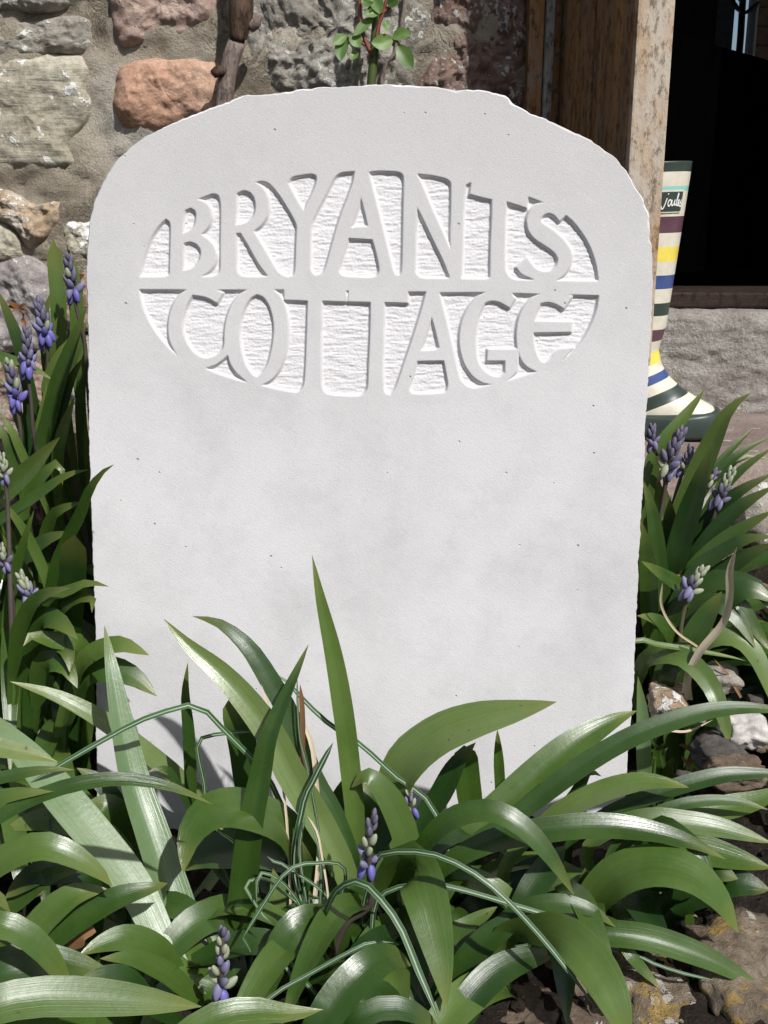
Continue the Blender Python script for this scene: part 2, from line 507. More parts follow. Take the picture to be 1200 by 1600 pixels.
mortar_face(-4.0, -0.95, -0.05, 5.6, 0.2, 'mortar')
mortar_face(-0.95, JAMB_X, 1.15, 5.6, 0.10, 'mortar')
mortar_face(JAMB_X, OPEN_R, OPEN_T, 5.6, 0.15, 'mortar')
mortar_face(OPEN_R, 4.0, -0.05, 5.6, 0.2, 'mortar')

def wpx(pts, Y=None):
    out = []
    for x, y in pts:
        p = atY(x, y, WALL_Y if Y is None else Y)
        out.append((p.x, p.z))
    return out
VIS = [   # outline in photo pixels, material, proud, amplitude
    ([(-90, -30), (20, -40), (90, -25), (112, 5), (60, 22), (25, 20), (-40, 30), (-95, 10)], 'grey', .018, .007),
    ([(-70, 45), (-10, 38), (60, 30), (125, 28), (142, 48), (140, 78), (90, 86), (20, 92), (-60, 88)], 'grey', .012, .006),
    ([(-80, 100), (10, 92), (80, 90), (128, 98), (136, 140), (132, 190), (108, 225), (112, 255), (60, 262), (0, 262), (-75, 255), (-90, 180)], 'cream', .022, .004),
    ([(176, -60), (260, -75), (345, -50), (352, 0), (338, 42), (300, 62), (240, 66), (196, 72), (180, 40), (172, -10)], 'pink', .02, .007),
    ([(190, 108), (225, 94), (262, 94), (305, 92), (345, 104), (356, 150), (350, 190), (300, 196), (240, 205), (200, 200), (182, 172), (184, 135)], 'orange', .05, .0045),
    ([(388, -80), (480, -95), (600, -80), (650, -60), (668, 0), (660, 70), (640, 150), (560, 175), (480, 165), (430, 135), (398, 100), (390, 40)], 'rough', .025, .007),
    ([(676, -70), (740, -90), (815, -70), (822, 0), (820, 90), (812, 170), (760, 200), (690, 195), (652, 160), (672, 80)], 'redrough', .02, .007),
    ([(-40, 300), (15, 298), (60, 318), (96, 312), (100, 340), (66, 380), (48, 390), (20, 352), (-35, 335)], 'flint', .018, .009),
    ([(-50, 352), (0, 345), (28, 368), (36, 400), (0, 408), (-50, 405)], 'cream', .006, .006),
    ([(-40, 418), (10, 404), (52, 402), (84, 430), (92, 480), (84, 530), (40, 548), (-40, 540)], 'lilac', .02, .007),
    ([(104, 352), (130, 345), (160, 350), (168, 400), (140, 404), (112, 396)], 'cream', .006, .006),
    ([(100, 425), (150, 415), (210, 430), (220, 500), (160, 520), (105, 505)], 'pink', .015, .006),
    ([(-30, 560), (50, 556), (90, 575), (95, 640), (20, 660), (-40, 640)], 'pink', .016, .007),
    ([(110, 545), (190, 530), (260, 560), (255, 640), (170, 655), (112, 630)], 'grey', .02, .007),
    ([(235, 220), (330, 212), (400, 225), (420, 300), (360, 340), (260, 320), (230, 270)], 'grey', .02, .007),
    ([(440, 190), (560, 200), (640, 220), (650, 320), (560, 345), (450, 320), (430, 250)], 'lilac', .02, .008),
    ([(670, 220), (760, 215), (815, 230), (812, 330), (740, 350), (675, 330)], 'cream', .02, .006),
    ([(240, 350), (340, 355), (420, 350), (430, 450), (340, 470), (240, 450)], 'orange', .02, .007),
    ([(450, 360), (600, 360), (640, 380), (640, 470), (560, 490), (450, 475)], 'grey', .02, .007),
    ([(670, 370), (780, 360), (808, 400), (800, 500), (700, 510), (665, 460)], 'pink', .02, .007),
]
for i, (pl, mk, pr, am) in enumerate(VIS):
    big = mk in ('rough', 'redrough')
    wall_stone(wall, wpx(pl), M_ST[mk], pr, am, seed=i * 5.17 + 1.3, nr=40 if big else 26, na=150 if big else 100, flat=2.5 if mk != 'cream' else 5, frq=22 if big else 12)
# the wall goes on beyond the frame
kinds = ['cream', 'grey', 'pink', 'orange', 'rough', 'lilac', 'redrough']
def fill_stones(x0, x1, z0, z1):
    z = z0
    while z < z1 - 0.05:
        h = rng.uniform(0.11, 0.18)
        x = x0
        while x < x1 - 0.06:
            w = min(rng.uniform(0.14, 0.32), x1 - x)
            if w > 0.07:
                hh = h * rng.uniform(0.85, 1.0)
                g = 0.012
                p = [(x + g, z + g), (x + w / 2, z + g * rng.uniform(0, 2)), (x + w - g, z + g), (x + w - g, z + hh / 2),
                     (x + w - g * 2, z + hh - g), (x + w / 2, z + hh - g * rng.uniform(0, 1.5)), (x + g * 2, z + hh - g), (x + g, z + hh / 2)]
                p = [(a + rng.uniform(-.008, .008), b + rng.uniform(-.008, .008)) for a, b in p]
                wall_stone(wall, p, M_ST[rng.choice(kinds)], rng.uniform(.01, .025), .006, seed=rng.random() * 99, nr=5, na=24)
            x += w
        z += h
fill_stones(-1.75, -0.71, 0.12, 1.25)
fill_stones(-0.70, JAMB_X - 0.03, 0.96, 1.45)

# ------------------------------------------------------------------ dark room behind the doorway
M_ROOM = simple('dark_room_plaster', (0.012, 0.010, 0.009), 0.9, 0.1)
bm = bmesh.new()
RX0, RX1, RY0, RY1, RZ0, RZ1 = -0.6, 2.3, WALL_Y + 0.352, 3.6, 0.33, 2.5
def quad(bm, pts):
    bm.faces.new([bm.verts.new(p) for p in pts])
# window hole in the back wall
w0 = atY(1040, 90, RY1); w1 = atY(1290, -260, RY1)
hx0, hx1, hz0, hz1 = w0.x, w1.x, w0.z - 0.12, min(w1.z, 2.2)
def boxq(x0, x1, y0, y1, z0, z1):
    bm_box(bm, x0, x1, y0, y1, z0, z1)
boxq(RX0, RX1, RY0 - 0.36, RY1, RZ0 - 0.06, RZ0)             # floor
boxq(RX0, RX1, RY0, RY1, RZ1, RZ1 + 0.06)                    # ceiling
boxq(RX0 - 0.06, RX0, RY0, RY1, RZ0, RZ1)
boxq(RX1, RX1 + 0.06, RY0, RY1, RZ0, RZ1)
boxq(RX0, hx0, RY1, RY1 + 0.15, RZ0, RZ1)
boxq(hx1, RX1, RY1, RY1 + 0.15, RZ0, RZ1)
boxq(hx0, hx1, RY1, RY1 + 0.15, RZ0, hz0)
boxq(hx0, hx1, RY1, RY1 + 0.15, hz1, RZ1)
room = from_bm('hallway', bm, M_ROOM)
tag(room, 'dark hallway seen through the open doorway', 'hallway', kind='structure')

# ================================================================== STONE SIGN
sign = empty('carved_stone_sign', (0, 0.03, 0), 'pale limestone slab with rounded top, carved BRYANTS COTTAGE in an oval', 'sign')
OUT = [(153, 1300), (150, 1200), (149, 1000), (143, 850), (139, 700), (137, 550), (135, 450), (136, 380), (140, 345), (148, 310), (165, 275), (190, 243),
       (215, 222), (250, 200), (300, 178), (345, 160), (375, 150), (400, 146), (440, 143), (480, 137), (520, 135), (580, 133), (630, 130), (680, 134),
       (740, 140), (790, 148), (806, 161), (830, 175), (880, 195), (920, 215), (950, 238), (975, 262), (995, 290), (1010, 318), (1018, 350), (1020, 400),
       (1019, 470), (1015, 560), (1012, 620), (1009, 680), (1005, 760), (1000, 850), (996, 950), (993, 1010), (990, 1080), (985, 1150), (979, 1220), (974, 1300)]
def slab_mesh():
    ab = [Vector(on_slab(*p)) for p in OUT]
    ab[0].y = -0.02; ab[-1].y = -0.02
    dense = []
    for i in range(len(ab) - 1):
        a, b = ab[i], ab[i + 1]
        k = max(1, int((b - a).length / 0.0026))
        for j in range(k):
            u = j / k
            p0 = ab[max(0, i - 1)]; p3 = ab[min(len(ab) - 1, i + 2)]
            q = 0.5 * ((2 * a) + (b - p0) * u + (2 * p0 - 5 * a + 4 * b - p3) * u * u + (3 * a - p0 - 3 * b + p3) * u ** 3)
            dense.append(q)
    dense.append(ab[-1])
    n = len(dense)
    cen = Vector((0, 0.3))
    # outward normals
    nor = []
    for i in range(n):
        t = dense[min(n - 1, i + 1)] - dense[max(0, i - 1)]
        nr_ = Vector((-t.y, t.x)).normalized()
        if nr_.dot(dense[i] - cen) < 0: nr_ = -nr_
        nor.append(nr_)
    TH = 0.062
    rings = []
    r0, r1, r2, r3, r4 = [], [], [], [], []
    for i, p in enumerate(dense):
        top = sstep(0.44, 0.56, p.y)
        jag = (0.0008 + 0.0008 * top) * fbm((p.x, p.y, 0), 40, 5) + 0.0006 * fbm((p.x, p.y, 2), 240, 2)
        ch = 0.0007 + 0.0022 * top * max(0, 0.3 + fbm((p.x, p.y, 8), 26, 3)) + 0.0012 * max(0, fbm((p.x, p.y, 5), 90, 3))
        if p.x > 0.02 and top > 0.4: ch += 0.0028 * max(0, fbm((p.x, p.y, 11), 14, 2) + .25)
        dp = ch * (0.9 + 0.7 * abs(fbm((p.x, p.y, 21), 120, 2)))
        q = p + nor[i] * jag
        r0.append(slab_pt(*(q - nor[i] * ch), 0.0))
        r1.append(slab_pt(*(q - nor[i] * ch * 0.35), dp * 0.75))
        r2.append(slab_pt(*q, dp * 2.2))
        rough = 0.0035 * fbm((p.x * 1.0, p.y, 31), 60, 4)
        r3.append(slab_pt(*(q + nor[i] * rough), TH * 0.5))
        r4.append(slab_pt(*(q + nor[i] * -0.001), TH))
    bm = bmesh.new()
    V = [[bm.verts.new(p) for p in r] for r in (r0, r1, r2, r3, r4)]
    for k in range(4):
        for i in range(n - 1):
            f = bm.faces.new((V[k][i], V[k][i + 1], V[k + 1][i + 1], V[k + 1][i]))
            f.material_index = 1 if (k < 2 and V[0][i].co.z > 0.50 and fbm(V[0][i].co, 30, 2) > -0.05) else 0
        f = bm.faces.new((V[k][n - 1], V[k][0], V[k + 1][0], V[k + 1][n - 1]))
    bm.faces.new(list(reversed(V[4])))
    # front face with a rectangular opening for the carved panel
    x0, yb_ = on_slab(206, 634); x1, yt_ = on_slab(948, 252)
    rect = [bm.verts.new(slab_pt(a, b)) for a, b in ((x0, yb_), (x1, yb_), (x1, yt_), (x0, yt_))]
    edges = []
    for i in range(n):
        e = bm.edges.get((V[0][i], V[0][(i + 1) % n])) or bm.edges.new((V[0][i], V[0][(i + 1) % n]))
        edges.append(e)
    for i in range(4): edges.append(bm.edges.new((rect[i], rect[(i + 1) % 4])))
    res = bmesh.ops.triangle_fill(bm, edges=edges, use_beauty=True, use_dissolve=False)
    for g in res['geom']:
        if isinstance(g, bmesh.types.BMFace):
            g.material_index = 0
            g.normal_update()
            if g.normal.dot(SN) < 0: g.normal_flip()
    return bm, (x0, x1, yb_, yt_)
bm, RECT = slab_mesh()
slab = from_bm('slab', bm, [M_SLAB, M_CUT], sign)

# ---- lettering: the sunk background between the letters, traced outline by outline
K = 1200 / 260
def rg(ox, oy, pts): return [(ox + x / K, oy + y / K) for x, y in pts]
HOLES = []
def h1(*p): HOLES.append(rg(200, 250, p))
def h2(*p): HOLES.append(rg(440, 250, p))
def h3(*p): HOLES.append(rg(690, 250, p))
def h4(*p): HOLES.append(rg(200, 440, p))
def h5(*p): HOLES.append(rg(440, 440, p))
def h6(*p): HOLES.append(rg(690, 440, p))
h1((80, 845), (100, 745), (155, 570), (215, 475), (270, 422), (298, 440), (310, 475), (305, 650), (300, 830), (270, 845))
h1((398, 395), (408, 360), (450, 343), (485, 362), (495, 400), (485, 470), (455, 510), (395, 532))
h1((398, 600), (440, 585), (490, 600), (520, 635), (530, 675), (515, 730), (480, 775), (430, 795), (395, 797))
h1((490, 283), (550, 262), (610, 238), (650, 250), (668, 290), (672, 400), (668, 600), (668, 790), (655, 825), (615, 842), (520, 845), (575, 812),
   (620, 765), (638, 700), (625, 630), (590, 580), (527, 537), (580, 480), (600, 420), (598, 360), (575, 320), (540, 297))
h1((780, 240), (830, 215), (880, 228), (912, 270), (925, 340), (912, 400), (880, 440), (835, 462), (775, 470))
h1((775, 528), (812, 525), (870, 620), (935, 740), (990, 815), (1010, 840), (960, 845), (830, 843), (795, 820), (780, 780))
h1((910, 162), (960, 148), (1010, 160), (1060, 210), (1108, 275), (1168, 372), (1213, 455), (1220, 490), (1213, 600), (1208, 800), (1193, 835),
   (1158, 845), (1120, 835), (1075, 800), (1040, 740), (970, 620), (905, 512), (960, 470), (1000, 410), (1015, 340), (1010, 270), (985, 215), (950, 180))
h2((45, 165), (60, 130), (90, 115), (215, 95), (250, 110), (258, 140), (235, 215), (160, 368), (110, 290))
h2((385, 115), (430, 85), (530, 80), (515, 170), (470, 290), (420, 420), (375, 570), (330, 740), (310, 800), (280, 828), (240, 832), (210, 800),
   (203, 740), (205, 600), (210, 460), (240, 390), (310, 260), (360, 160))
h2((570, 260), (590, 330), (625, 480), (500, 488), (540, 380))
h2((480, 562), (655, 572), (680, 650), (712, 800), (690, 840), (650, 850), (450, 843), (415, 815), (410, 785), (440, 690))
h2((625, 85), (700, 75), (830, 80), (870, 95), (885, 130), (880, 300), (875, 600), (870, 815), (850, 835), (820, 828), (800, 790), (760, 620), (715, 440), (665, 240))
h2((972, 98), (1060, 105), (1150, 122), (1195, 135), (1222, 160), (1226, 200), (1222, 400), (1216, 560), (1220, 655), (1154, 500), (1080, 340), (1010, 170))
h2((972, 330), (1010, 400), (1100, 590), (1170, 730), (1215, 850), (1190, 858), (1010, 855), (975, 830), (960, 795), (965, 600))
h3((172, 178), (215, 158), (212, 200), (205, 245), (280, 265), (365, 285), (365, 400), (355, 600), (352, 850), (330, 862), (140, 858), (148, 700), (155, 400), (162, 250))
h3((465, 298), (540, 320), (612, 345), (618, 290), (622, 262), (680, 285), (745, 308), (680, 320), (635, 370), (612, 430), (625, 510), (670, 570), (760, 625),
   (820, 670), (845, 720), (830, 770), (790, 805), (730, 808), (670, 780), (620, 708), (540, 775), (575, 825), (640, 850), (680, 868), (600, 870), (510, 862),
   (470, 820), (455, 770), (455, 600), (460, 400))
h3((725, 400), (770, 378), (815, 395), (850, 440), (895, 395), (960, 450), (1040, 560), (1085, 650), (1120, 760), (1135, 875), (1000, 875), (820, 872),
   (880, 835), (925, 770), (943, 690), (930, 640), (880, 570), (800, 500), (730, 460), (712, 430))
h4((75, 55), (430, 57), (370, 100), (320, 170), (293, 270), (288, 380), (310, 460), (362, 542), (290, 480), (190, 360), (120, 230), (90, 130))
h4((462, 95), (560, 108), (640, 152), (683, 80), (625, 58), (870, 57), (800, 100), (745, 170), (712, 260), (695, 360), (695, 480), (650, 530), (580, 555),
   (530, 550), (470, 510), (420, 440), (390, 350), (388, 280), (410, 190), (440, 130))
h4((720, 525), (735, 590), (780, 660), (868, 732), (760, 705), (640, 665), (550, 625), (620, 605), (680, 565))
h4((930, 90), (980, 110), (1020, 170), (1048, 260), (1055, 360), (1040, 480), (1010, 600), (970, 665), (930, 690), (890, 670), (840, 590), (812, 490),
   (800, 380), (810, 270), (840, 180), (880, 115))
h4((1045, 57), (1125, 57), (1128, 130), (1298, 137), (1293, 300), (1283, 600), (1273, 745), (1248, 790), (1213, 803), (1100, 785), (955, 748), (1030, 712),
   (1090, 640), (1130, 540), (1152, 420), (1155, 300), (1140, 190), (1100, 105))
h5((288, 138), (462, 143), (470, 110), (460, 65), (485, 65), (480, 143), (645, 147), (640, 400), (630, 600), (625, 770), (600, 810), (560, 830), (400, 825),
   (320, 810), (290, 770), (280, 700), (283, 400))
h5((738, 147), (910, 153), (908, 72), (1045, 72), (1010, 210), (950, 400), (890, 580), (840, 730), (815, 790), (785, 818), (750, 808), (732, 770), (728, 600), (735, 400))
h5((1080, 245), (1105, 330), (1140, 480), (1110, 498), (1000, 498), (1040, 390))
h5((975, 572), (1172, 568), (1190, 660), (1206, 755), (1188, 798), (1150, 808), (960, 817), (925, 795), (918, 760), (945, 680))
h6((-19, 78), (330, 75), (260, 110), (190, 190), (145, 290), (128, 400), (135, 500), (165, 600), (220, 680), (290, 730), (370, 742), (300, 760), (230, 772),
   (180, 755), (135, 710), (110, 620), (80, 480), (40, 310), (5, 170))
h6((310, 150), (360, 135), (420, 145), (490, 187), (530, 120), (500, 82), (720, 88), (650, 120), (590, 190), (555, 270), (540, 370), (545, 470), (550, 488),
   (335, 490), (330, 570), (460, 570), (460, 660), (420, 690), (370, 685), (310, 650), (260, 580), (245, 480), (245, 370), (262, 260), (290, 190))
h6((552, 495), (575, 570), (620, 620), (695, 652), (600, 680), (465, 722), (540, 655), (548, 600))
h6((712, 155), (770, 143), (830, 162), (882, 195), (942, 108), (900, 93), (1138, 98), (1125, 200), (1080, 320), (1020, 430), (930, 530), (850, 587), (905, 530),
   (950, 478), (860, 485), (825, 515), (790, 560), (745, 588), (710, 572), (680, 510), (662, 430), (658, 368), (935, 362), (940, 290), (668, 287), (685, 215))
def chaikin(pts, it=2):
    for _ in range(it):
        out = []
        k = len(pts)
        for i in range(k):
            a, b, c = np.array(pts[i - 1]), np.array(pts[i]), np.array(pts[(i + 1) % k])
            u, v = b - a, c - b
            ang = abs(math.degrees(math.atan2(u[0] * v[1] - u[1] * v[0], u.dot(v))))
            if ang < 48:
                out += [tuple(b - u * 0.22), tuple(b + v * 0.22)]
            else:
                out.append(tuple(b))
        pts = out
    return pts
def carved_panel():
    x0, x1, yb_, yt_ = RECT
    step = 0.00062
    nx = int((x1 - x0) / step); nz = int((yt_ - yb_) / step)
    a = np.linspace(x0, x1, nx + 1); b = np.linspace(yb_, yt_, nz + 1)
    Ag, Bg = np.meshgrid(a, b)
    sd = np.full(Ag.shape, -1.0)
    for h in HOLES:
        poly = np.array([on_slab(*p) for p in chaikin(h)])
        mn, mx = poly.min(0) - 0.001, poly.max(0) + 0.001
        i0, i1 = np.searchsorted(a, [mn[0], mx[0]]); j0, j1 = np.searchsorted(b, [mn[1], mx[1]])
        X, Y = Ag[j0:j1, i0:i1], Bg[j0:j1, i0:i1]
        dmin = np.full(X.shape, 9.0); ins = np.zeros(X.shape, bool)
        for k in range(len(poly)):
            p, q = poly[k - 1], poly[k]
            d = q - p; L2 = max(d.dot(d), 1e-12)
            t = np.clip(((X - p[0]) * d[0] + (Y - p[1]) * d[1]) / L2, 0, 1)
            dmin = np.minimum(dmin, np.hypot(X - p[0] - t * d[0], Y - p[1] - t * d[1]))
            c = ((p[1] > Y) != (q[1] > Y))
            with np.errstate(divide='ignore', invalid='ignore'):
                xi = (q[0] - p[0]) * (Y - p[1]) / (q[1] - p[1] if abs(q[1] - p[1]) > 1e-12 else 1e-12) + p[0]
            ins ^= (c & (X < xi))
        sd[j0:j1, i0:i1] = np.maximum(sd[j0:j1, i0:i1], np.where(ins, dmin, -1.0))
    t = np.clip(sd / 0.0020, 0, 1)
    dep = 0.0037 * (t * 0.75 + 0.25 * t * t * (3 - 2 * t))
    # chisel furrows across the sunk ground
    r = np.random.RandomState(3)
    def vnoise(U, Vv, seed):
        rs = np.random.RandomState(seed)
        tab = rs.rand(256, 256)
        ui = np.floor(U).astype(int); vi = np.floor(Vv).astype(int)
        fu, fv = U - ui, Vv - vi
        fu = fu * fu * (3 - 2 * fu); fv = fv * fv * (3 - 2 * fv)
        g = lambda i, j: tab[i % 256, j % 256]
        return (g(ui, vi) * (1 - fu) + g(ui + 1, vi) * fu) * (1 - fv) + (g(ui, vi + 1) * (1 - fu) + g(ui + 1, vi + 1) * fu) * fv
    warp = (vnoise(Ag * 60, Bg * 60, 9) - .5) * 1.6
    fur = vnoise(Ag * 60 + 50, Bg * 460 + warp * .7 + 50, 1) * 0.45 + vnoise(Ag * 170 + 90, Bg * 900 + warp + 20, 2) * 0.5 + vnoise(Ag * 900, Bg * 1100, 4) * 0.35
    inner = np.clip((sd - 0.0012) / 0.0015, 0, 1)
    dep = dep - inner * 0.0014 * (fur - 0.5)
    dep = dep * (sd > 0)
    base = np.array(slab_pt(0, 0)); su = np.array(SU); sn = np.array(SN)
    P = np.stack([Ag, np.zeros_like(Ag), np.zeros_like(Ag)], -1) + Bg[..., None] * su - dep[..., None] * sn
    P = P.reshape(-1, 3)
    idx = np.arange(P.shape[0]).reshape(nz + 1, nx + 1)
    Fq = np.stack([idx[:-1, :-1], idx[:-1, 1:], idx[1:, 1:], idx[1:, :-1]], -1).reshape(-1, 4)
    me = bpy.data.meshes.new('carved_panel')
    me.vertices.add(P.shape[0]); me.vertices.foreach_set('co', P.ravel())
    me.loops.add(Fq.size); me.loops.foreach_set('vertex_index', Fq.ravel())
    me.polygons.add(len(Fq))
    me.polygons.foreach_set('loop_start', np.arange(0, Fq.size, 4)); me.polygons.foreach_set('loop_total', np.full(len(Fq), 4))
    cut = (dep > 0.0002)
    fc = (cut[:-1, :-1] & cut[1:, 1:] & cut[:-1, 1:] & cut[1:, :-1]).ravel().astype(int)
    me.materials.append(M_SLAB); me.materials.append(M_CUT)
    me.polygons.foreach_set('material_index', fc)
    me.update(calc_edges=True)
    return me
link('carved_lettering', carved_panel(), None, sign)

# ================================================================== DOOR SIDE
def mk_wood(name, c0, c1, c2, grey, sc=(40, 40, 2.2), gf=0.5, dark_patch=0.0):
    m, nt, bs = new_mat(name)
    v = coord(nt, 'Object', sc)
    n1 = noise(nt, v, 1.0, 7, 0.65, 0.3)
    col = ramp(nt, n1, [(0.3, c0), (0.5, c1), (0.7, c2)])
    v2 = coord(nt)
    g = noise(nt, coord(nt, 'Object', (30, 30, 9)), 1.0, 6, 0.7)
    col = mixc(nt, ramp(nt, g, [(0.62 - gf * 0.3, 0.0), (0.75 - gf * 0.2, 0.85)]), col, grey)
    sp = noise(nt, coord(nt, 'Object', (90, 90, 45)), 1.0, 5, 0.75)
    col = mixc(nt, ramp(nt, sp, [(0.50, 0.0), (0.62, 0.8)]), col, (c0[0] * 0.35, c0[1] * 0.35, c0[2] * 0.35))
    finish(nt, bs, col, 0.75, 0.25)
    bump(nt, bs, math_n(nt, 'ADD', n1, sp), 0.002)
    return m
M_WEDGE = mk_wood('weathered_door_edge', (0.26, 0.15, 0.075), (0.37, 0.25, 0.15), (0.46, 0.35, 0.24), (0.42, 0.38, 0.32), sc=(70, 70, 22), gf=0.8)
M_WBROWN = mk_wood('brown_door_boards', (0.14, 0.072, 0.03), (0.26, 0.14, 0.058), (0.38, 0.21, 0.085), (0.18, 0.15, 0.12), sc=(55, 55, 2.0), gf=0.45)
M_WFRAME = mk_wood('brown_frame_wood', (0.17, 0.08, 0.03), (0.29, 0.145, 0.055), (0.38, 0.21, 0.085), (0.30, 0.27, 0.23), sc=(55, 55, 2.0), gf=0.3)
M_WGREY = mk_wood('greyed_bead_wood', (0.12, 0.10, 0.08), (0.2, 0.18, 0.15), (0.30, 0.28, 0.25), (0.34, 0.33, 0.30), sc=(80, 80, 3), gf=0.5)

NEAR_Y = 0.56
pA = atY(998, 0, NEAR_Y); pB = atY(1060, 0, NEAR_Y)
DZ0, DZ1 = 0.315, 2.06
door = empty('wooden_door', (0.3, 0.6, DZ0), 'weathered brown plank door standing open beside the striped boot', 'door')
fxA = atY(872, 20, WALL_Y - 0.02).x
thk = pB.x - pA.x
# leaf boards between the hinge end and the free end: vertical boards in the leaf
def plank(name, p0, p1, t, z0, z1, mat, parent, bev=0.002):
    """upright board from p0 to p1 (plan), thickness t to the right of the line"""
    d = (p1 - p0); L = d.length; d.normalize()
    n_ = Vector((d.y, -d.x))
    if n_.x < 0: n_ = -n_
    bm = bmesh.new()
    bm_box(bm, 0, L, 0, t, z0, z1, bev)
    for v in bm.verts:
        q = p0 + d * v.co.x + n_ * v.co.y
        v.co = (q.x, q.y, v.co.z)
    bmesh.ops.recalc_face_normals(bm, faces=bm.faces)
    return from_bm(name, bm, mat, parent, False)
a2 = Vector((pA.x, NEAR_Y)); b2 = Vector((fxA, WALL_Y - 0.03))
dv = (b2 - a2)
nbd = 4
plank('edge_stile', a2, a2 + dv.normalized() * 0.012, thk, DZ0, DZ1, M_WEDGE, door, 0.003)
for i in range(nbd):
    s0 = 0.035 + (1 - 0.035) * i / nbd; s1 = 0.035 + (1 - 0.035) * (i + 1) / nbd - 0.006
    off = Vector((0.002 * (i % 2) + 0.001, 0))
    plank('plank', a2 + dv * s0 + off, a2 + dv * s1 + off, thk - 0.004, DZ0 + 0.001, DZ1 - 0.001, M_WBROWN, door)

frame = empty('door_frame', (JAMB_X, WALL_Y, PAVE_Z), 'brown timber door frame post against the rubble wall', 'door frame')
f0 = atY(826, 60, WALL_Y - 0.045).x; f1 = atY(850, 60, WALL_Y - 0.045).x; f2 = atY(866, 60, WALL_Y - 0.045).x
bm = bmesh.new(); bm_box(bm, f0, f1, WALL_Y - 0.045, WALL_Y + 0.12, 0.20, 2.12, 0.003); from_bm('post', bm, M_WFRAME, frame)
bm = bmesh.new(); bm_box(bm, f1 + 0.001, f2, WALL_Y - 0.052, WALL_Y + 0.10, 0.20, 2.12, 0.005); from_bm('bead', bm, M_WGREY, frame)
bm = bmesh.new(); bm_box(bm, f2 + 0.001, f2 + 0.05, WALL_Y - 0.02, WALL_Y + 0.12, 0.20, 2.12, 0.003); from_bm('rebate', bm, M_WFRAME, frame)
bm = bmesh.new(); bm_box(bm, OPEN_R - 0.06, OPEN_R, WALL_Y - 0.045, WALL_Y + 0.12, 0.20, 2.12, 0.003); from_bm('post', bm, M_WFRAME, frame)
bm = bmesh.new(); bm_box(bm, f2 + 0.052, OPEN_R - 0.062, WALL_Y - 0.045, WALL_Y + 0.12, 2.06, 2.12, 0.003); from_bm('head', bm, M_WFRAME, frame)

# stone step, timber threshold, paving
STEP_Y = WALL_Y - 0.03
zt = atY(1100, 487, STEP_Y).z
M_STEP = stone_mat('step_concrete', (0.27, 0.245, 0.22), (0.37, 0.345, 0.31), (0.44, 0.415, 0.38), 16, (0.5, 0.48, 0.44), -0.02, 0.012, fine=180)
def rough_block(name, x0, x1, y0, y1, z0, z1, mat, parent, amp, skew=0.0, nx=90, nz=26, frq=22):
    """block whose front (y0) face is broken and uneven"""
    bm = bmesh.new()
    V = []
    for j in range(nz + 1):
        row = []
        for i in range(nx + 1):
            x = x0 + (x1 - x0) * i / nx
            z = z0 + (z1 - z0) * j / nz
            y = y0 + skew * (x - x0)
            e = 0.012 * max(0, (j / nz - 0.88) / 0.12) ** 2
            crack = min(0.0, fbm((x * 1.0, z * 2.2, 4), frq * 0.9, 5) + 0.12)
            y -= amp * fbm((x, z * 1.5, 1), frq, 5) + amp * 1.2 * crack - e
            row.append(bm.verts.new((x, y, z + (0.004 * fbm((x, 0, 7), 20, 3) if j == nz else 0))))
        V.append(row)
    for j in range(nz):
        for i in range(nx): bm.faces.new((V[j][i], V[j][i + 1], V[j + 1][i + 1], V[j + 1][i]))
    T = [bm.verts.new((v.co.x, y1, z1)) for v in V[nz]]
    Bm = [bm.verts.new((v.co.x, y1, z0)) for v in V[0]]
    for i in range(nx):
        bm.faces.new((V[nz][i], V[nz][i + 1], T[i + 1], T[i]))
        bm.faces.new((T[i], T[i + 1], Bm[i + 1], Bm[i]))
    bm.faces.new([V[j][0] for j in range(nz, -1, -1)] + [Bm[0], T[0]])
    bm.faces.new([V[j][nx] for j in range(nz + 1)] + [T[nx], Bm[nx]])
    return from_bm(name, bm, mat, parent, True)
step = rough_block('door_step', f2 + 0.055, 1.35, STEP_Y, WALL_Y + 0.30, PAVE_Z - 0.03, zt, M_STEP, None, 0.006, skew=-0.045, nx=170, nz=46, frq=30)
tag(step, 'rough grey stone door step below the dark doorway', 'step')
M_THRESH = mk_wood('dark_threshold', (0.012, 0.006, 0.005), (0.022, 0.012, 0.009), (0.045, 0.028, 0.02), (0.05, 0.045, 0.04), sc=(3, 40, 40), gf=0.2)
bm = bmesh.new(); bm_box(bm, f2 + 0.058, OPEN_R - 0.062, WALL_Y + 0.015, WALL_Y + 0.16, zt + 0.001, zt + 0.026, 0.004)
th = from_bm('threshold', bm, M_THRESH)
tag(th, 'dark worn timber threshold lying on the stone step', 'threshold')
M_PAVE = stone_mat('paving_stone', (0.16, 0.12, 0.10), (0.24, 0.19, 0.165), (0.31, 0.26, 0.23), 9, (0.4, 0.37, 0.33), -0.02, 0.004, fine=220)
bm = bmesh.new()
xs = np.linspace(0.20, 1.9, 60); ys = np.linspace(0.50, STEP_Y + 0.06, 16)
V = [[bm.verts.new((x, y + (0.012 * fbm((x, 0, 2), 14, 4) if j == 0 else 0), PAVE_Z + 0.003 * fbm((x, y, 0), 16, 4) - (0.008 if j == 0 else 0))) for x in xs] for j, y in enumerate(ys)]
for j in range(len(ys) - 1):
    for i in range(len(xs) - 1): bm.faces.new((V[j][i], V[j][i + 1], V[j + 1][i + 1], V[j + 1][i]))
Bt = [bm.verts.new((v.co.x, v.co.y + 0.01, 0.02)) for v in V[0]]
for i in range(len(xs) - 1): bm.faces.new((Bt[i], Bt[i + 1], V[0][i + 1], V[0][i]))
Lt = [bm.verts.new((xs[0], y, 0.02)) for y in ys[1:]]
Lc = [Bt[0]] + Lt
for j in range(len(ys) - 1): bm.faces.new((V[j][0], V[j + 1][0], Lc[j + 1], Lc[j]))
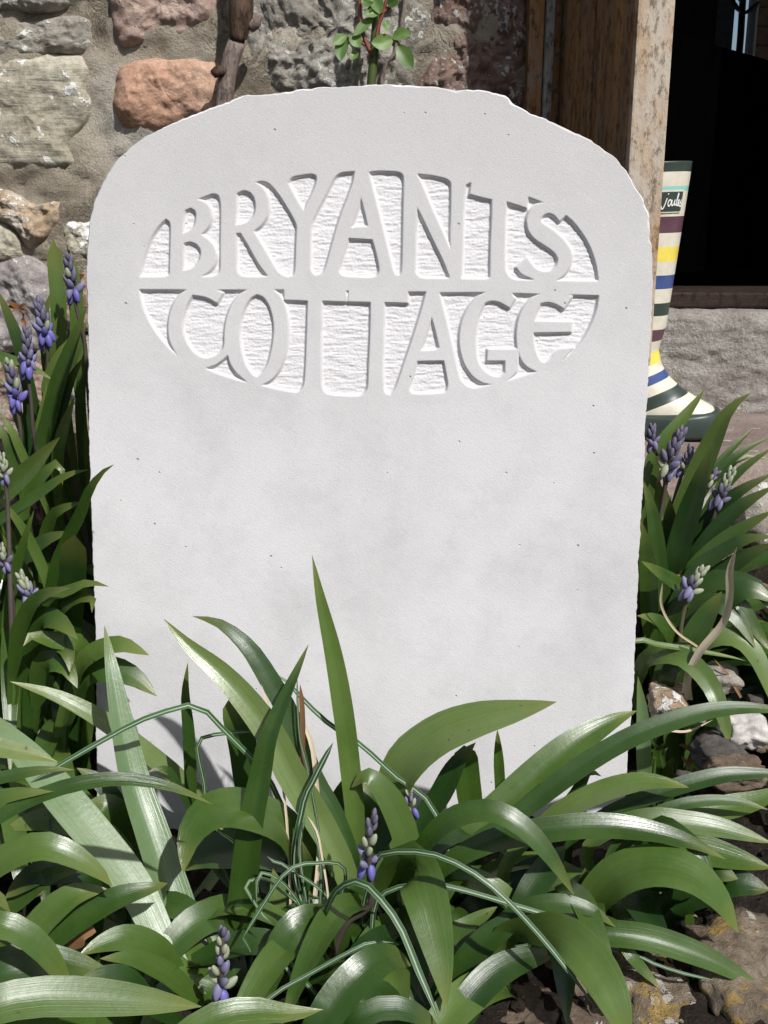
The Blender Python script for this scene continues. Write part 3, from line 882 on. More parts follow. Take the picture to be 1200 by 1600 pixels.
pv = from_bm('paving', bm, M_PAVE, None, True)
tag(pv, kind='structure')

# black half door swung inwards, and the window with brickwork seen past it
M_BLACK = simple('black_paint', (0.0010, 0.0009, 0.0009), 0.9, 0.0, 0.3, 8)
hp0 = atY(1052, 12, WALL_Y + 0.19)
def solve_top():
    return hp0.z
hd = empty('half_door', (hp0.x, WALL_Y + 0.19, zt + 0.03), 'black half door swung into the dark doorway', 'door')
d51 = Vector((math.cos(R(51)), math.sin(R(51))))
h2d = Vector((0.34, WALL_Y + 0.19))
ztop = atY(1078, 25, h2d.y + 0.01).z
for i in range(5):
    plank('plank', h2d + d51 * (0.15 * i + 0.001), h2d + d51 * (0.15 * (i + 1) - 0.002), 0.035, zt + 0.028, ztop, M_BLACK, hd)
wf = empty('back_window', ((hx0 + hx1) / 2, RY1, hz0), 'small dark framed window at the back of the dark hallway', 'window')
M_DF = simple('dark_frame', (0.05, 0.05, 0.05))
xl = atY(1118, 30, RY1 + 0.05).x
bm = bmesh.new(); bm_box(bm, hx0 - 0.001, xl, RY1 + 0.03, RY1 + 0.08, hz0, hz1, 0.006); from_bm('frame', bm, M_DF, wf)
bm = bmesh.new(); bm_box(bm, xl + 0.001, hx1 + 0.001, RY1 + 0.03, RY1 + 0.08, hz0 - 0.001, hz0 + 0.04, 0.006); from_bm('frame', bm, M_DF, wf)
M_BRICK = stone_mat('brick_face', (0.36, 0.20, 0.14), (0.46, 0.28, 0.20), (0.52, 0.35, 0.26), 20, None, 0, 0.002)
bp = empty('brick_wall', (hx1, RY1 + 0.9, 0), 'brick wall outside the back window', 'wall')
BY = RY1 + 0.5
bxx = atY(1184, 30, BY).x
bm = bmesh.new(); bm_box(bm, bxx - 0.004, bxx + 1.6, BY + 0.006, BY + 0.1, 0.0, 3.2); from_bm('mortar', bm, M_MORTAR, bp)
for r_ in range(10):
    for c_ in range(3):
        zb = atY(1190, 80, BY).z - 0.2 + r_ * 0.075
        xb = bxx + c_ * 0.225 - (0.11 if r_ % 2 else 0)
        x0_, x1_ = max(bxx - 0.002, xb), xb + 0.215
        bm = bmesh.new(); bm_box(bm, x0_, x1_, BY, BY + 0.05, zb, zb + 0.065, 0.003); from_bm('brick', bm, M_BRICK, bp)
bm = bmesh.new(); bm_box(bm, -1.0, bxx - 0.01, BY + 0.3, BY + 0.4, 0.0, 3.2)
gw = from_bm('rendered_wall', bm, simple('grey_render', (0.13, 0.125, 0.125), 0.9, 0.1))
tag(gw, 'grey rendered wall beyond the back window', 'wall')

# ================================================================== WELLINGTON BOOT
def boot():
    b0 = atZ(1010, 690, PAVE_Z)
    base = Vector((0.375, 0.665, PAVE_Z + 0.004))
    t = empty('wellington_boot', base, 'striped rubber wellington boot standing beside the open door', 'boot')
    Fp = [(.048, .365), (.047, .350), (.030, .150), (.022, .118), (.030, .098), (.050, .080), (.085, .062), (.120, .050), (.150, .040), (.163, .022)]
    Bp = [(-.078, .360), (-.076, .345), (-.070, .150), (-.074, .100), (-.078, .060), (-.080, .030), (-.060, .012), (0.02, .010), (.10, .010), (.150, .010)]
    cmp_ = lambda P: [((x if x < .022 else   .022 + (x - .022) * .62) if z < .14 else x, z) for x, z in P]
    Fp = cmp_(Fp); Bp = cmp_(Bp)
    Wd = [.058, .057, .044, .042, .042, .041, .037, .036, .029, .012]
    # stripes: (start, end) measured along the front edge parameter
    def samp(P, s):
        s = max(0, min(len(P) - 1.0001, s)); i = int(s); u = s - i
        p0 = P[max(0, i - 1)]; p1 = P[i]; p2 = P[i + 1]; p3 = P[min(len(P) - 1, i + 2)]
        if isinstance(p1, tuple):
            return Vector((p1[0] + (p2[0] - p1[0]) * u, p1[1] + (p2[1] - p1[1]) * u))
        return p1 + (p2 - p1) * u
    mats = {'c': simple('boot_cream', (0.60, 0.57, 0.47), 0.45, 0.4, 0.12, 60), 'g': simple('boot_dark_green', (0.035, 0.05, 0.042), 0.4, 0.4, 0.2),
            'p': simple('boot_plum', (0.10, 0.05, 0.065), 0.4, 0.4, 0.2), 'y': simple('boot_yellow', (0.72, 0.58, 0.10), 0.4, 0.4, 0.12),
            'b': simple('boot_blue', (0.045, 0.075, 0.20), 0.4, 0.4, 0.2), 'a': simple('boot_aqua', (0.25, 0.52, 0.47), 0.4, 0.4, 0.1)}
    keys = list(mats)
    # shaft: s from 0 (rim) to 9 (toe); shaft proper s in [1,2] spans z .35 -> .15
    def zs(z):
        if z > .350: return (0.365 - z) / .015
        return 1 + (0.350 - z) / 0.200
    bands = [(0, zs(.352), 'g'), (zs(.352), zs(.334), 'c'), (zs(.334), zs(.328), 'a'), (zs(.328), zs(.296), 'c'), (zs(.296), zs(.275), 'p'), (zs(.275), zs(.257), 'c'),
             (zs(.257), zs(.238), 'y'), (zs(.238), zs(.220), 'c'), (zs(.220), zs(.202), 'b'), (zs(.202), zs(.183), 'c'), (zs(.183), zs(.166), 'g'), (zs(.166), 2.08, 'c'),
             (2.08, 2.55, 'p'), (2.55, 3.0, 'c'), (3.0, 3.75, 'y'), (3.75, 4.35, 'c'), (4.35, 4.9, 'b'), (4.9, 5.5, 'c'), (5.5, 6.2, 'g'), (6.2, 9.0, 'c')]
    rings = [(0.0, None)]
    for a, b, k in bands:
        m_ = max(2, int((b - a) / 0.12))
        for i in range(1, m_ + 1): rings.append((a + (b - a) * i / m_, k))
    na = 32
    vv, ff, mi = [], [], []
    for s, k in rings:
        f, b = samp(Fp, s), samp(Bp, s)
        w = samp([(x, 0) for x in Wd], s).x
        c = (f + b) / 2; h = (f - b) / 2
        for i in range(na):
            th_ = 2 * math.pi * i / na
            cs, sn_ = math.cos(th_), math.sin(th_)
            e = 0.85
            x = c.x + h.x * math.copysign(abs(cs) ** e, cs); z = c.y + h.y * math.copysign(abs(cs) ** e, cs)
            vv.append((x, w * math.copysign(abs(sn_) ** e, sn_), z))
    for j in range(len(rings) - 1):
        for i in range(na):
            ff.append((j * na + i, j * na + (i + 1) % na, (j + 1) * na + (i + 1) % na, (j + 1) * na + i))
            mi.append(keys.index(rings[j + 1][1]))
    # toe cap
    ff.append(tuple((len(rings) - 1) * na + i for i in range(na))); mi.append(0)
    # inside of the shaft
    k0 = len(vv)
    for d in (0.0, 0.06, 0.16):
        for i in range(na):
            sq = 0.0 if d == 0 else 1 + (d - 0.015) / 0.2
            f, b = samp(Fp, sq), samp(Bp, sq); w = samp([(q_, 0) for q_ in Wd], sq).x
            c = (f + b) / 2; h = (f - b) / 2 * 0.93
            th_ = 2 * math.pi * i / na; cs, sn_ = math.cos(th_), math.sin(th_)
            cc = math.copysign(abs(cs) ** .85, cs)
            vv.append((c.x + h.x * cc, w * 0.92 * math.copysign(abs(sn_) ** .85, sn_), c.y + h.y * cc - 0.001))
    for i in range(na):
        n2 = (i + 1) % na
        ff.append((n2, i, k0 + i, k0 + n2)); mi.append(1)
        for q in range(2):
            ff.append((k0 + q * na + n2, k0 + q * na + i, k0 + (q + 1) * na + i, k0 + (q + 1) * na + n2)); mi.append(1)
    rot = R(-14)
    def place(v):
        x, y, z = v
        return (base.x + x * math.cos(rot) - y * math.sin(rot), base.y + x * math.sin(rot) + y * math.cos(rot), base.z + z)
    o = pyd('upper', [place(v) for v in vv], ff, [mats[k] for k in keys], t, True)
    o.data.polygons.foreach_set('material_index', mi)
    # sole with foxing band
    outl = []
    for i in range(48):
        th_ = 2 * math.pi * i / 48
        x = 0.015 + 0.098 * math.copysign(abs(math.cos(th_)) ** 0.8, math.cos(th_))
        wv = 0.047 * (1.0 + 0.10 * math.cos(th_) - 0.13 * math.exp(-((x - 0.01) / 0.05) ** 2))
        outl.append((x, wv * math.copysign(abs(math.sin(th_)) ** 0.8, math.sin(th_))))
    zz = [(0.0, 0.97), (0.004, 1.0), (0.016, 1.0), (0.026, 0.99), (0.030, 0.95)]
    vv2, ff2 = [], []
    for z, s in zz:
        for x, y in outl:
            up = 0.012 * max(0, (x - 0.06) / 0.08) * (z / 0.03)
            vv2.append(place(((x - 0.015) * s + 0.015, y * s, z + up)))
    for j in range(len(zz) - 1):
        for i in range(48): ff2.append((j * 48 + i, j * 48 + (i + 1) % 48, (j + 1) * 48 + (i + 1) % 48, (j + 1) * 48 + i))
    ff2.append(tuple(range(47, -1, -1))); ff2.append(tuple(4 * 48 + i for i in range(48)))
    pyd('sole', vv2, ff2, mats['g'], t, True)
    # heel strap and label with handwritten name
    def surf(s, th_, lift=0.0012):
        f, b = samp(Fp, s), samp(Bp, s); w = samp([(x, 0) for x in Wd], s).x
        c = (f + b) / 2; h = (f - b) / 2; e = 0.85
        cs, sn_ = math.cos(th_), math.sin(th_)
        k = 1 + lift / 0.06
        cc = math.copysign(abs(cs) ** e, cs) * k; ss = math.copysign(abs(sn_) ** e, sn_) * k
        return place((c.x + h.x * cc, w * ss, c.y + h.y * cc))
    s0, s1 = zs(.327), zs(.303)
    t0, t1 = R(-69), R(-33)
    def lab(s0, s1, t0, t1, mat, lift, nm, par):
        vv, ff = [], []
        for j in range(4):
            for i in range(15):
                vv.append(surf(s0 + (s1 - s0) * j / 3, t0 + (t1 - t0) * i / 14, lift))
        for j in range(3):
            for i in range(14): ff.append((j * 15 + i, (j + 1) * 15 + i, (j + 1) * 15 + i + 1, j * 15 + i + 1))
        return pyd(nm, vv, ff, mat, par, True)
    lw = lab(s0 - 0.012, s1 + 0.012, t0 - R(2), t1 + R(2), mats['c'], 0.0012, 'label_border', t)
    lo = lab(s0, s1, t0, t1, mats['g'], 0.0022, 'label', t)
    # 'joules' as pen strokes in label space (u 0..1, v 0..1 upwards)
    strokes = [[(.03, .28), (.08, .12), (.14, .2), (.21, .55), (.23, .68)], [(.25, .86), (.27, .92)],
               [(.36, .6), (.30, .5), (.29, .34), (.34, .26), (.40, .36), (.41, .52), (.36, .6)],
               [(.45, .58), (.44, .38), (.48, .28), (.54, .38), (.58, .58), (.57, .36), (.61, .28)],
               [(.61, .28), (.67, .45), (.73, .85), (.70, .88), (.67, .6), (.67, .34), (.71, .26)],
               [(.71, .26), (.79, .42), (.80, .54), (.76, .54), (.74, .38), (.78, .26), (.84, .32)],
               [(.84, .32), (.92, .58), (.90, .44), (.95, .32), (.91, .22), (.86, .26)]]
    vv, ff = [], []
    for st in strokes:
        pts = [Vector(p) for p in st]
        fine = []
        for i in range(len(pts) - 1):
            p0 = pts[max(0, i - 1)]; p1 = pts[i]; p2 = pts[i + 1]; p3 = pts[min(len(pts) - 1, i + 2)]
            for q in range(5):
                u = q / 5
                fine.append(0.5 * ((2 * p1) + (p2 - p0) * u + (2 * p0 - 5 * p1 + 4 * p2 - p3) * u * u + (3 * p1 - p0 - 3 * p2 + p3) * u ** 3))
        fine.append(pts[-1])
        k = len(vv)
        for i, p in enumerate(fine):
            tg = fine[min(len(fine) - 1, i + 1)] - fine[max(0, i - 1)]
            n_ = Vector((-tg.y, tg.x * 1.0))
            n_ = n_.normalized() if n_.length > 1e-6 else Vector((1, 0))
            for sg in (-1, 1):
                q = p + Vector((n_.x * 0.018, n_.y * 0.045)) * sg
                vv.append(surf(s0 + (s1 - s0) * (1 - q.y), t0 + (t1 - t0) * q.x, 0.0030))
        for i in range(len(fine) - 1):
            ff.append((k + 2 * i, k + 2 * i + 2, k + 2 * i + 3, k + 2 * i + 1))
    pyd('lettering', vv, ff, simple('label_white', (0.75, 0.75, 0.72), 0.5, 0.3, 0.05), lo)
    return t
boot()

# ================================================================== LEAVES
UP = Vector((0, 0, 1))
def crom(pts, n):
    """Catmull-Rom through pts, resampled to n+1 points by arc length"""
    out = []
    k = len(pts)
    for i in range(k - 1):
        p1, p2 = pts[i], pts[i + 1]
        p0 = pts[i - 1] if i > 0 else p1 * 2 - p2
        p3 = pts[i + 2] if i + 2 < k else p2 * 2 - p1
        for q in range(12):
            u = q / 12
            out.append(0.5 * ((2 * p1) + (p2 - p0) * u + (2 * p0 - 5 * p1 + 4 * p2 - p3) * u * u + (3 * p1 - p0 - 3 * p2 + p3) * u ** 3))
    out.append(pts[-1].copy())
    L = [0.0]
    for i in range(1, len(out)): L.append(L[-1] + (out[i] - out[i - 1]).length)
    res = []
    j = 0
    for i in range(n + 1):
        s = L[-1] * i / n
        while j < len(L) - 2 and L[j + 1] < s: j += 1
        u = (s - L[j]) / max(1e-9, L[j + 1] - L[j])
        res.append(out[j].lerp(out[j + 1], min(1, u)))
    return res
def prof_strap(t):
    b = 0.62 + 0.38 * min(1, t / 0.35)
    e = 1.0 if t < 0.55 else max(0.0, 1 - ((t - 0.55) / 0.45) ** 2.0)
    return b * e ** 0.9
def prof_taper(t):
    b = 0.8 + 0.2 * min(1, t / 0.2)
    return b * max(0.0, 1 - t ** 2.3) ** 0.8
def prof_blunt(t):
    e = 1.0 if t < 0.85 else math.sqrt(max(0.0, 1 - ((t - 0.85) / 0.15) ** 2))
    return (0.75 + 0.25 * min(1, t / 0.5)) * e
def prof_oval(t):
    return max(0.0, math.sin(math.pi * min(1, t * 0.96 + 0.04) ** 0.9)) ** 0.75
def prof_grass(t):
    e = 1.0 if t < 0.8 else max(0.05, 1 - ((t - 0.8) / 0.2) ** 2)
    return e
PROF = {'strap': prof_strap, 'taper': prof_taper, 'blunt': prof_blunt, 'oval': prof_oval, 'grass': prof_grass}
lrng = random.Random(5)
def leaf_mesh(parent, path, wfun, F=None, fold=0.28, n=26, mat=None, name='leaf', twist=(0.0, 0.0), ripple=0.0):
    pts = crom(path, n)
    prev = None
    vv, uvs = [], []
    cols = (-1, -0.62, -0.25, 0, 0.25, 0.62, 1)
    ph = lrng.random() * 10
    for i, p in enumerate(pts):
        t = i / n
        tg = (pts[min(n, i + 1)] - pts[max(0, i - 1)]).normalized()
        toc = (CAM - p).normalized()
        f = (toc * 0.75 + UP * 0.45) if F is None else Vector(F)
        side = tg.cross(f)
        if side.length < 1e-4: side = prev.copy() if prev else Vector((1, 0, 0))
        side.normalize()
        if prev is not None:
            if side.dot(prev) < 0: side = -side
            side = (side * 0.55 + prev * 0.45)
            side = (side - tg * side.dot(tg)).normalized()
        prev = side.copy()
        nrm = side.cross(tg).normalized()
        if nrm.dot(f) < 0: nrm = -nrm
        tw = twist[0] + (twist[1] - twist[0]) * t + 0.08 * math.sin(t * 7 + ph)
        s2 = side * math.cos(tw) + nrm * math.sin(tw)
        n2 = nrm * math.cos(tw) - side * math.sin(tw)
        hw = wfun(t, p, side, toc)
        fo = fold * (0.55 + 0.45 * (1 - t))
        for u in cols:
            lift = fo * (abs(u) ** 1.25) * hw + ripple * hw * math.sin(9 * t + ph + 2 * u) * abs(u)
            vv.append(p + s2 * (u * hw * (1 - 0.25 * fo * abs(u))) + n2 * (lift - fo * 0.45 * hw))
            uvs.append((0.5 + u * 0.5, t))
    m = len(cols)
    ff = [(i * m + j, i * m + j + 1, (i + 1) * m + j + 1, (i + 1) * m + j) for i in range(n) for j in range(m - 1)]
    me = bpy.data.meshes.new(name)
    me.from_pydata([tuple(v) for v in vv], [], ff)
    uvl = me.uv_layers.new(name='UVMap')
    data = np.array([uvs[l.vertex_index] for l in me.loops], dtype=np.float32)
    uvl.data.foreach_set('uv', data.ravel())
    return link(name, me, mat, parent, True)
class Plant:
    def __init__(self, name, label, cat, roots, group=None, mats=None):
        self.roots = [Vector((x, y, ground_h(x, y) - 0.012)) for x, y in roots]
        c = sum(self.roots, Vector()) / len(self.roots)
        self.o = empty(name, (c.x, c.y, ground_h(c.x, c.y)), label, cat, group)
        self.mats = mats or [M_LEAF]
    def root_for(self, p):
        return min(self.roots, key=lambda r: (r - p).length).copy()
    def leaf(self, reg, pts, w, yb, yt, prof='strap', fold=0.28, F=None, mat=None, ym=None, root=True, name='leaf', twist=(0.0, 0.0), ripple=0.03, n=26):
        px = conv(reg, pts)
        k = REG[reg][2]
        wpx = w / k * (1.04 if name == 'leaf' else 0.78)
        m = len(px)
        path = []
        for i, (x, y) in enumerate(px):
            t = i / max(1, m - 1)
            Y = yb + (yt - yb) * t
            if ym is not None: Y += (ym - (yb + yt) / 2) * 4 * t * (1 - t)
            path.append(atY(x, y, Y))
        t0 = 0.0
        if root:
            r = self.root_for(path[0])
            r += Vector((lrng.uniform(-.012, .012), lrng.uniform(-.012, .012), 0))
            if path[0].z > r.z + 0.012:
                # leave the ground steeply and run smoothly into the traced part
                d = path[0] - path[1]
                mid = path[0] + d.normalized() * min(0.5 * (path[0] - r).length, 0.05)
                mid.z = max(mid.z, r.z + 0.25 * (path[0].z - r.z))
                mid = mid.lerp((path[0] + r) / 2, 0.45)
                lt = sum((path[i + 1] - path[i]).length for i in range(m - 1))
                lr = (path[0] - mid).length + (mid - r).length
                t0 = lr / (lr + lt)
                path = [r, mid] + path
        pf = PROF[prof]
        def wf(t, p, side, toc):
            vis = max(0.6, (side - toc * side.dot(toc)).length)
            tt = max(0.0, (t - t0 * 0.8) / (1 - t0 * 0.8))
            base = pf(tt)
            return 0.5 * wpx * zdepth(p) / FPX / vis * max(base, 0.012)
        if mat is None: mat = lrng.choice(self.mats)
        return leaf_mesh(self.o, path, wf, F, fold, n, mat, name, twist, ripple)
    def filler(self, num, az, length, width, rise=(0.5, 1.1), ylim=None, tries=8):
        """further leaves low in the clump"""
        c = 0
        for q in range(num * tries):
            if c >= num: break
            r = lrng.choice(self.roots) + Vector((lrng.uniform(-.02, .02), lrng.uniform(-.02, .02), 0))
            a = R(lrng.uniform(*az)); L = lrng.uniform(*length); up = lrng.uniform(*rise)
            d = Vector((math.cos(a), math.sin(a), 0))
            e1 = r + UP * L * 0.35 * up + d * L * 0.16
            e2 = r + UP * L * 0.52 * up + d * L * 0.45
            e3 = r + UP * L * 0.42 * up + d * L * 0.74
            e4 = r + UP * L * lrng.uniform(0.05, 0.35) * up + d * L * 0.95
            bad = False
            for e in (e1, e2, e3, e4):
                if e.z < ground_h(e.x, e.y) + 0.004: bad = True
                # never through the slab
                sd = e.dot(SN)
                if abs(e.x) < 0.26 and -0.075 < sd < 0.012 and e.z < 0.62: bad = True
                if ylim:
                    v = e - CAM
                    zz = v.y * CP - v.z * SP
                    pyy = 800 - FPX * (v.z * CP + v.y * SP) / zz
                    if pyy < ylim: bad = True
            if bad: continue
            w = lrng.uniform(*width)
            leaf_mesh(self.o, [r, e1, e2, e3, e4], lambda t, p, s, tc, w=w: 0.5 * w * max(0.012, prof_strap(t)), (0, -0.35, 1), 0.35, 18, lrng.choice(self.mats), 'leaf', (0, lrng.uniform(-.5, .5)))
            c += 1

# ---- buds
def bud_mesh(name, mat, L=1.0):
    prof = [(0.0, 0.05), (0.08, 0.62), (0.28, 0.98), (0.55, 1.0), (0.8, 0.72), (0.95, 0.35), (1.0, 0.05)]
    na = 9
    vv, ff = [], []
    for z, r_ in prof:
        for i in range(na):
            a = 2 * math.pi * i / na
            rr = r_ * 0.5 * (1 + 0.13 * math.cos(3 * a))
            vv.append((rr * math.cos(a), rr * math.sin(a), z * L))
    for j in range(len(prof) - 1):
        for i in range(na): ff.append((j * na + i, j * na + (i + 1) % na, (j + 1) * na + (i + 1) % na, (j + 1) * na + i))
    me = bpy.data.meshes.new(name)
    me.from_pydata(vv, [], ff)
    me.materials.append(mat)
    me.polygons.foreach_set('use_smooth', [True] * len(ff))
    return me
BUD = {k: bud_mesh('bud', m, 2.1) for k, m in (('b', M_BUD_B), ('l', M_BUD_L), ('g', M_BUD_G), ('s', M_BUD_S))}
def tube(name, path, rads, mat, parent, na=8, n=16):
    pts = crom(path, n)
    vv, ff = [], []
    ref = Vector((0, 1, 0))
    for i, p in enumerate(pts):
        t = i / n
        tg = (pts[min(n, i + 1)] - pts[max(0, i - 1)]).normalized()
        s = tg.cross(ref)
        if s.length < 1e-3: s = tg.cross(Vector((1, 0, 0)))
        s.normalize(); q = tg.cross(s)
        rf = t * (len(rads) - 1); a = min(int(rf), len(rads) - 2) if len(rads) > 1 else 0
        r_ = rads[0] if len(rads) == 1 else rads[a] + (rads[a + 1] - rads[a]) * (rf - a)
        for j in range(na):
            an = 2 * math.pi * j / na
            vv.append(p + s * math.cos(an) * r_ + q * math.sin(an) * r_)
    for i in range(n):
        for j in range(na): ff.append((i * na + j, i * na + (j + 1) % na, (i + 1) * na + (j + 1) % na, (i + 1) * na + j))
    ff.append(tuple(range(na - 1, -1, -1))); ff.append(tuple(n * na + j for j in range(na)))
    return pyd(name, vv, ff, mat, parent, True)
brng = random.Random(21)
def spike(plant, reg, stem, head, Y, wpx, scheme='ssllbb', nb=20, stem_r=0.0030, mat=None):
    """flower spike: stem pixel path (ground -> head foot), head pixel path (foot -> top)"""
    k = REG[reg][2]
    sp_ = [atY(x, y, Y) for x, y in conv(reg, stem)]
    hd_ = [atY(x, y, Y) for x, y in conv(reg, head)]
    r = plant.root_for(sp_[0])
    if sp_[0].z > r.z + 0.02: sp_ = [r, r.lerp(sp_[0], 0.5) + Vector((0, 0, 0.02))] + sp_
    path = sp_ + hd_[1:]
    o = tube('flower_spike', path, [stem_r * 1.1, stem_r, stem_r * 0.8, stem_r * 0.5], mat or M_STEM_P, plant.o)
    hp = crom(hd_, 20)
    W = wpx / k * zdepth(hp[0]) / FPX
    for i in range(nb):
        t = (i + 0.5) / nb
        p = hp[min(20, int(t * 20))]
        ax = (hp[-1] - hp[0]).normalized()
        ang = i * 2.39996 + brng.uniform(-.3, .3)
        e1 = ax.cross(Vector((0, 1, 0))).normalized(); e2 = ax.cross(e1)
        out = e1 * math.cos(ang) + e2 * math.sin(ang)
        sc = W * (0.42 - 0.14 * t) * brng.uniform(0.85, 1.12)
        tilt = -1.0 + 3.0 * min(1, t * 1.6)        # lower buds nod, upper ones stand
        d = (out * (0.16 if tilt < 0 else 0.5) + ax * (tilt - 0.3 if tilt < 0 else max(tilt, .5))).normalized()
        kk = scheme[min(len(scheme) - 1, int((1 - t) * len(scheme)))]
        if kk == 'l' and brng.random() < 0.25: kk = 'g'
        b = bpy.data.objects.new('bud', BUD[kk])
        COL.objects.link(b)
        b.parent = o
        b.location = p + out * W * 0.19 * (1 - 0.6 * t) + ax * (-sc * 0.5 if tilt > 0 else sc * 1.0)
        b.rotation_euler = d.to_track_quat('Z', 'Y').to_euler()
        b.scale = (sc, sc, sc)
    return o

# ================================================================== PLANTS
# ---- clump in front of the slab, middle
mid = Plant('bluebell_clump', 'bluebell clump with tall upright leaves in front of the middle of the slab', 'plant',
            [(-0.055, -0.13), (-0.01, -0.125), (-0.085, -0.17), (0.02, -0.15), (-0.03, -0.20)], 'bluebell clumps', [M_LEAF, M_LEAF, M_LEAF_D])
L = mid.leaf
L('B', [(842, 1480), (830, 1100), (810, 900), (785, 690), (745, 450), (690, 210), (658, 45)], 84, -.13, -.10, mat=M_LEAF)
L('P', [(576, 1476), (557, 1415), (530, 1342), (492, 1273), (456, 1213), (426, 1152), (387, 1097), (344, 1050), (293, 1007), (256, 967)], 47, -.16, -.10, mat=M_LEAF_P, twist=(0, .35), fold=.4)
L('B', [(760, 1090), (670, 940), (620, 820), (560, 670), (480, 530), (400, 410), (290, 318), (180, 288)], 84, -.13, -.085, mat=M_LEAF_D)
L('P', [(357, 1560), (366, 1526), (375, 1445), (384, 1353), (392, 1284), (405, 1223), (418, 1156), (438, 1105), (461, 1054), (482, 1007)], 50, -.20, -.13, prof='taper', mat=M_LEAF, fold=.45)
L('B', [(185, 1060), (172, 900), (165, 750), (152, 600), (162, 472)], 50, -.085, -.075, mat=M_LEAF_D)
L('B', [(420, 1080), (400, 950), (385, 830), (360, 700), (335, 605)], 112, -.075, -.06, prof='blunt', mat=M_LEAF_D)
L('C', [(480, 420), (400, 270), (300, 195), (180, 165), (70, 185), (-10, 280), (-36, 428)], 185, -.13, -.21, F=(0, -.45, 1), mat=M_LEAF, fold=.1)
L('C', [(700, 820), (620, 690), (520, 625), (420, 650), (345, 770), (290, 930), (260, 1060)], 135, -.19, -.255, F=(-.2, -.7, .8), mat=M_LEAF, fold=.15)
L('C', [(500, 1090), (600, 930), (720, 810), (820, 765), (893, 805)], 150, -.32, -.27, mat=M_LEAF)
L('C', [(760, 640), (830, 470), (895, 385), (940, 480), (985, 650), (1018, 820), (1037, 980)], 190, -.15, -.27, F=(0, -1, .35), mat=M_LEAF, fold=.18)
L('C', [(885, 540), (885, 380), (860, 250), (800, 120), (715, 30), (650, 80)], 112, -.14, -.125, mat=M_LEAF_P, F=(.2, -.7, .7))
L('C', [(-120, 1180), (60, 1035), (230, 990), (400, 1000), (535, 985)], 118, -.36, -.335, mat=M_LEAF)
L('C', [(640, 1000), (600, 800), (560, 640), (500, 470), (450, 300)], 90, -.16, -.14, mat=M_LEAF_D)
L('C', [(760, 860), (740, 700), (690, 560), (640, 440)], 100, -.17, -.16, mat=M_LEAF_D)
L('C', [(560, 980), (520, 880), (470, 800), (400, 860)], 130, -.22, -.24, mat=M_LEAF_D)
L('C', [(840, 1100), (800, 960), (700, 900), (560, 960)], 120, -.28, -.30, mat=M_LEAF_D)
L('C', [(300, 900), (330, 740), (355, 560), (330, 410)], 100, -.17, -.15, mat=M_LEAF_P)
L('C', [(900, 960), (870, 880), (850, 800)], 140, -.24, -.22, mat=M_LEAF)
L('C', [(1060, 1080), (1020, 960), (1000, 860)], 130, -.25, -.24, mat=M_LEAF)
L('C', [(540, 380), (560, 240), (600, 120), (640, 20)], 80, -.115, -.10, mat=M_LEAF_D)
L('C', [(640, 380), (760, 250), (740, 130), (690, 60)], 140, -.115, -.10, mat=M_LEAF_D)
L('C', [(420, 380), (260, 330), (60, 350), (-60, 420)], 170, -.12, -.15, mat=M_LEAF_D, F=(0, -.5, 1))
spike(mid, 'C', [(730, 560), (725, 440)], [(712, 430), (722, 300), (742, 190)], -.205, 88, 'ssgllb', 16)
spike(mid, 'C', [(150, 1010), (125, 950)], [(118, 940), (118, 800), (130, 655)], -.265, 86, 'sglllb', 20)
spike(mid, 'C', [(905, 260), (900, 200)], [(902, 200), (892, 150), (885, 90)], -.11, 55, 'gllb', 10)
mid.filler(16, (150, 390), (0.07, 0.14), (0.018, 0.028), ylim=1230)

# ---- left front clump
lf = Plant('bluebell_clump', 'bluebell clump with broad shiny leaves by the lower left corner of the slab', 'plant',
           [(-0.16, -0.17), (-0.20, -0.20), (-0.245, -0.16), (-0.14, -0.21), (-0.30, -0.20), (-0.36, -0.26), (-0.10, -0.22)], 'bluebell clumps', [M_LEAF, M_LEAF, M_LEAF_P, M_LEAF_D])
L = lf.leaf
L('A', [(800, 1530), (770, 1420), (725, 1260), (660, 1060), (590, 850), (525, 650), (475, 420), (435, 200), (408, 45)], 158, -.225, -.065, prof='taper', mat=M_SHINE, fold=.38, F=(.42, -.66, .64), twist=(0, 0))
L('A', [(725, 1450), (625, 1260), (535, 1080), (400, 900), (250, 720), (120, 565), (0, 440), (-70, 360)], 142, -.222, -.10, mat=M_SHINE, F=(.39, -.66, .64), fold=.12)
L('A', [(830, 760), (720, 660), (600, 560), (400, 412), (230, 322), (110, 282), (38, 262)], 75, -.05, -.055, mat=M_LEAF_P)
L('A', [(-90, 860), (0, 790), (120, 722), (300, 662), (480, 642), (640, 665), (740, 700), (828, 741)], 58, -.27, -.24, mat=M_LEAF)
L('A', [(-160, 490), (-60, 510), (60, 533), (150, 553), (228, 577)], 85, -.25, -.25, mat=M_LEAF_P)
L('A', [(-120, 680), (0, 640), (120, 615), (220, 604), (292, 608)], 52, -.255, -.25, mat=M_LEAF_D)
L('A', [(-120, 760), (0, 715), (100, 697), (208, 692)], 66, -.26, -.26, mat=M_LEAF)
L('A', [(430, 870), (310, 825), (170, 800), (15, 840)], 100, -.11, -.12, mat=M_LEAF)
L('A', [(-80, 1040), (40, 945), (170, 905), (300, 950), (395, 1015), (440, 1064)], 112, -.25, -.245, mat=M_LEAF, F=(0, -.7, 1))
L('A', [(-40, 1200), (60, 1120), (190, 1025), (335, 985)], 85, -.23, -.22, mat=M_LEAF)
L('A', [(110, 1290), (170, 1190), (290, 1095), (418, 1072)], 110, -.25, -.23, mat=M_LEAF)
L('A', [(120, 1350), (260, 1225), (440, 1115), (600, 1065), (655, 1050)], 100, -.25, -.215, mat=M_LEAF)
L('A', [(700, 1420), (610, 1310), (500, 1265), (400, 1285), (310, 1330)], 110, -.22, -.25, mat=M_LEAF)
